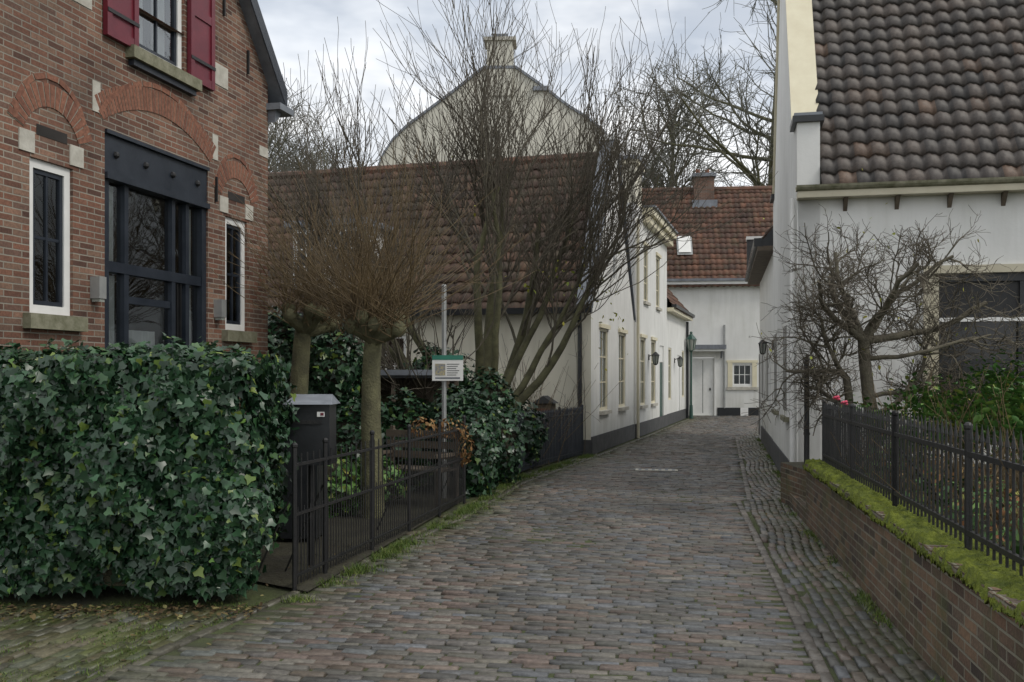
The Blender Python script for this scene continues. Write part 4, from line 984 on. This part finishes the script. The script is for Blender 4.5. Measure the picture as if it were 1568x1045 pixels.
e = empty('climbing_vine', FA.w((-.6, -.1, 0))); st = []
for _ in range(16):
    p0 = FA.w((rng.uniform(-1.4, -.1), -.1 - rng.uniform(0, .2), 0)); st.append(path(p0, (rng.normal(0, .2), rng.normal(0, .05), 1), rng.uniform(1.2, 2.7), .009, .004, 12, .10, .03))
sub = []
for P, R in list(st):
    for _ in range(6):
        p, d, r = at(P, R, rng.uniform(.3, 1)); sub.append(path(p, d + rng.normal(0, .6, 3) * [1, .4, 1], rng.uniform(.2, .6), .004, .002, 6, .2, -.02))
tubes('stems', st + sub, 'twig', e)
e = empty('bare_shrub', (.2, 17.6, 0)); st = []
for _ in range(90):
    st.append(path((.15 + rng.normal(0, .3), 17.8 + rng.normal(0, .4), 0), (rng.normal(0, .45), rng.normal(0, .2), 1), rng.uniform(.8, 2.4), .007, .003, 8, .06, .02))
tubes('stems', st, 'shoot', e)

def far_tree(name, x, y, h, r, specf, lean=(0, 0, 1)):
    trunk = []; out = [[], [], [], []]
    P, R = path((x, y, 0), lean, h, r, r * .25, 10, .05, .04); trunk.append((P, R)); grow(out, P, R, 0, specf, .012)
    mktree(name, (x, y, 0), [trunk, out[0], out[1], out[2]], ['barkg', 'barkg', 'fartwig', 'fartwig'])
far_tree('bare_ash_tree', 15.4, 58, 23, .45, [(32, 7.5, 48, .14, .05, 8, .11, .3), (10, 3.4, 44, .15, .04, 6, .042, .15), (8, 1.7, 42, .16, .03, 4, .018, .12)], (-.05, 0, 1))
far_tree('bare_ash_tree.001', 11.6, 66, 18, .35, [(24, 5.5, 44, .13, .06, 7, .09, .3), (9, 2.7, 40, .14, .04, 5, .038, .2), (7, 1.5, 40, .15, .03, 4, .020, .12)])
sg = [(20, 4.8, 44, .13, .06, 7, .07, .3), (9, 2.6, 40, .14, .05, 5, .032, .2), (7, 1.4, 40, .15, .03, 4, .018, .12)]
far_tree('bare_ash_tree.002', -12.2, 50, 12.5, .22, sg); far_tree('bare_ash_tree.003', -9.4, 56, 13, .22, sg); far_tree('bare_ash_tree.004', 7.6, 62, 14, .26, sg)
far_tree('bare_ash_tree.005', -15, 60, 13, .26, sg)

# ------------------------------------------------------------------ street furniture
w = MB()
w.cyl(W0, (-1.68, 8.2, 0), (-1.68, 8.2, .86), .03, .03, 'iron', 8)
w.box(W0, -1.85, -1.50, 8.05, 8.36, .86, 1.36, 'black')
w.add(W0, [(-1.88, 8.01, 1.361), (-1.47, 8.01, 1.361), (-1.47, 8.40, 1.361), (-1.88, 8.40, 1.361), (-1.86, 8.04, 1.38), (-1.49, 8.04, 1.38), (-1.52, 8.3, 1.44), (-1.83, 8.3, 1.44)], [(3, 2, 1, 0), (4, 5, 6, 7), (0, 1, 5, 4), (1, 2, 6, 5), (2, 3, 7, 6), (3, 0, 4, 7)], 'lead')
w.box(W0, -1.80, -1.56, 8.04, 8.049, 1.20, 1.23, 'iron'); w.box(W0, -1.6, -1.54, 8.038, 8.0485, 1.26, 1.30, 'signw'); w.box(W0, -1.572, -1.545, 8.034, 8.0375, 1.27, 1.292, 'red')
w.build('mailbox')
w = MB(); w.box(W0, -2.2, -1.85, 9.3, 9.75, .05, 1.0, 'black'); w.box(W0, -2.23, -1.82, 9.26, 9.78, 1.001, 1.05, 'plinth'); w.cyl(W0, (-2.2, 9.75, .07), (-1.85, 9.75, .07), .08, .08, 'black', 10); w.build('wheelie_bin')
w = MB()
sx = -.88; sy = 12.7
w.cyl(W0, (sx, sy, 0), (sx, sy, 2.75), .032, .032, 'zinc', 10); w.ball(W0, (sx, sy, 2.75), .035, 'zinc')
w.box(W0, -1.03, -.63, sy - .06, sy - .04, 1.53, 1.86, 'signw'); w.box(W0, -1.03, -.63, sy - .064, sy - .0605, 1.80, 1.86, 'signg')
w.box(W0, -.99, -.86, sy - .064, sy - .0605, 1.60, 1.75, 'signp')
for i in range(6): w.box(W0, -.84, -.68 - (i % 3) * .02, sy - .063, sy - .0605, 1.74 - i * .028, 1.748 - i * .028, 'plinth')
w.box(W0, -.99, -.67, sy - .063, sy - .0605, 1.555, 1.575, 'lead')
w.build('information_sign')
w = MB()
lx, ly = 6.62, 36.2
w.cyl(W0, (lx, ly, 0), (lx, ly, .5), .075, .06, 'green', 10); w.cyl(W0, (lx, ly, .5), (lx, ly, 2.45), .04, .032, 'green', 10)
w.cyl(W0, (lx, ly, 2.45), (lx, ly, 2.52), .03, .09, 'green', 8); w.cyl(W0, (lx, ly, 2.52), (lx, ly, 2.92), .11, .19, 'lampglass', 6)
for i in range(6):
    a = i * math.pi / 3; w.cyl(W0, (lx + .11 * math.cos(a), ly + .11 * math.sin(a), 2.52), (lx + .19 * math.cos(a), ly + .19 * math.sin(a), 2.92), .013, .013, 'green', 4)
w.cyl(W0, (lx, ly, 2.92), (lx, ly, 3.12), .22, .06, 'green', 8); w.ball(W0, (lx, ly, 3.17), .055, 'green'); w.build('street_lamp')
w = MB()
f = Frame(.72, 19.3, -.28)
w.box(f, -.22, .12, -.2, .1, .12, 1.05, 'wood'); w.prism(f, [(-.28, 1.051), (.18, 1.051), (-.05, 1.2)], -.26, .14, 'plinth'); w.box(f, -.18, .08, -.215, -.201, .2, .95, 'terra'); w.box(f, -.22, .12, -.18, .08, 0, .12, 'plinth'); w.build('garden_cabinet')
w = MB(); f = Frame(-1.75, 14.1, -.06)
w.box(f, -.85, .85, 0, 1.3, 1.56, 1.60, 'plinth'); w.box(f, -.88, .88, -.04, 1.34, 1.601, 1.68, 'lead')
for (x, y) in ((-.8, .05), (.78, .05), (-.8, 1.2), (.78, 1.2), (0, .05)): w.box(f, x, x + .06, y, y + .06, 0, 1.56, 'wood')
w.box(f, -.8, .84, 1.262, 1.28, 0, 1.56, 'wood'); w.box(f, -.73, -.02, .07, .08, 0, .95, 'wood'); w.box(f, -.5, .3, .6, 1.1, 0, .8, 'plinth')
w.build('garden_shelter')
w = MB(); f = Frame(-1.25, 12.2, -.5)
for i in range(4): w.box(f, -.55, .55, -.2 + i * .11, -.11 + i * .11, .43, .455, 'wood')
for i in range(3): w.box(f, -.55, .55, .22, .24, .55 + i * .13, .64 + i * .13, 'wood')
for x in (-.5, .46):
    w.box(f, x, x + .05, -.18, -.13, 0, .43, 'wood'); w.box(f, x, x + .05, .241, .28, 0, .95, 'wood'); w.box(f, x, x + .05, -.2, .24, .6, .64, 'wood')
w.build('garden_bench')

# litter and grass
n = 380; Y = 4 + 16 * rng.uniform(0, 1, n) ** 1.1; side = rng.uniform(0, 1, n)
X = np.where(side < .6, interp(LB, Y) - .3 + rng.normal(0, .22, n), np.where(side < .95, interp(RW, Y) - np.abs(rng.normal(0, .12, n)) - .05, interp(LB, Y) + rng.uniform(0, 1, n) * (interp(RW, Y) - interp(LB, Y))))
leaves('fallen_leaves', np.stack([X, Y, np.full(n, .014)], 1), np.tile([0, 0, 1.], (n, 1)), .036, 'litter', ivy=False, down=0, rnd=.35)
n = 600; X = rng.uniform(-3.9, -1.7, n); Y = 6.75 - np.abs(rng.normal(0, .2, n)); leaves('fallen_leaves.001', np.stack([X, Y, np.full(n, .014)], 1), np.tile([0, 0, 1.], (n, 1)), .042, 'litter', ivy=False, down=0, rnd=.4)
def tufts(name, P, h):
    n = len(P); a = rng.uniform(0, 6.28, n); wv = .004; H = h * rng.uniform(.4, 1.2, n); lx = rng.normal(0, .5, n) * H; ly = rng.normal(0, .5, n) * H
    V = np.empty((n, 3, 3)); V[:, 0] = P - np.stack([np.cos(a), np.sin(a), 0 * a], 1) * wv; V[:, 1] = P + np.stack([np.cos(a), np.sin(a), 0 * a], 1) * wv; V[:, 2] = P + np.stack([lx, ly, H], 1)
    np_mesh(name, V.reshape(-1, 3), (np.arange(n)[:, None] * 3 + np.arange(3)[None]), 'grass')
n = 14000; Y = rng.uniform(6.9, 19.5, n); X = interp(LF, Y) + .08 + np.abs(rng.normal(0, .12, n)); cl_ = np.sin(Y * 5) + np.sin(Y * 11 + 1) + np.sin(Y * 2.3); k = cl_ > rng.normal(-.2, .6, n)
tufts('grass_tufts', np.stack([X, Y, np.zeros(n) - .005], 1)[k], .06)
n = 7000; Y = rng.uniform(3, 25, n); X = interp(RW, Y) - .01 - np.abs(rng.normal(0, .05, n)); cl_ = np.sin(Y * 4) + np.sin(Y * 9 + 1) + np.sin(Y * 2.1); k = cl_ > .6 + rng.normal(0, .5, n)
tufts('grass_tufts.001', np.stack([X, Y, np.zeros(n) - .005], 1)[k], .05)
n = 18000; X = rng.uniform(-4.5, -1.6, n); Y = rng.uniform(4.7, 6.9, n); cl_ = np.sin(X * 7 + Y * 3) + np.sin(Y * 8 - X * 4); k = (cl_ > .1 + rng.normal(0, .5, n)) & (X < interp(LB, Y))
tufts('grass_tufts.002', np.stack([X, Y, np.zeros(n) - .008], 1)[k], .022)

# ------------------------------------------------------------------ sky, sun, camera
wd = bpy.data.worlds.new("World"); scene.world = wd; wd.use_nodes = True
nt = wd.node_tree; N = nt.nodes; L = nt.links; bg = N["Background"]
sky = N.new("ShaderNodeTexSky"); sky.sky_type = 'NISHITA'; sky.sun_disc = False
SE, SR = math.radians(46), math.radians(118)
sky.sun_elevation = SE; sky.sun_rotation = SR; sky.air_density = 1.0; sky.dust_density = 1.5
tc = N.new("ShaderNodeTexCoord")
mp = N.new("ShaderNodeMapping"); mp.inputs["Scale"].default_value = (1.6, 1.6, 4.2); mp.inputs["Location"].default_value = (.35, .2, .1); L.new(tc.outputs["Generated"], mp.inputs[0])
n1 = N.new("ShaderNodeTexNoise"); n1.inputs["Scale"].default_value = 2.1; n1.inputs["Detail"].default_value = 5; n1.inputs["Roughness"].default_value = .55; L.new(mp.outputs[0], n1.inputs[0])
cr = ramp(N, [(.36, (.55, .55, .55)), (.50, (1, 1, 1))]); L.new(n1.outputs[0], cr.inputs[0])
n2 = N.new("ShaderNodeTexNoise"); n2.inputs["Scale"].default_value = 2.2; n2.inputs["Detail"].default_value = 5; L.new(mp.outputs[0], n2.inputs[0])
cc = ramp(N, [(.33, (8.8, 9.3, 10.0)), (.55, (11.5, 11.6, 11.7))]); L.new(n2.outputs[0], cc.inputs[0])
mx = mix(N, L, cr.outputs[0], sky.outputs[0], cc.outputs[0])
L.new(mx, bg.inputs[0]); bg.inputs[1].default_value = .1
sl_ = bpy.data.lights.new("sun", 'SUN'); sl_.energy = 1.3; sl_.angle = math.radians(12); sl_.color = (1, .95, .86)
so = bpy.data.objects.new("sun", sl_); COL.objects.link(so)
sd = Vector((math.sin(SR) * math.cos(SE), math.cos(SR) * math.cos(SE), math.sin(SE)))
so.rotation_euler = (-sd).to_track_quat('-Z', 'Y').to_euler(); so.location = (10, -10, 20)
cam = bpy.data.cameras.new("camera"); co = bpy.data.objects.new("camera", cam); COL.objects.link(co)
co.location = (0, 0, 1.6); co.rotation_euler = (math.pi / 2, 0, 0)
cam.sensor_width = 36; cam.lens = 34.44; cam.shift_y = .0335; cam.clip_end = 2000; cam.clip_start = .05
scene.camera = co
scene.view_settings.view_transform = 'Standard'; scene.view_settings.look = 'None'; scene.view_settings.exposure = 0
print("faces", sum(len(o.data.polygons) for o in bpy.data.objects if o.type == 'MESH'))
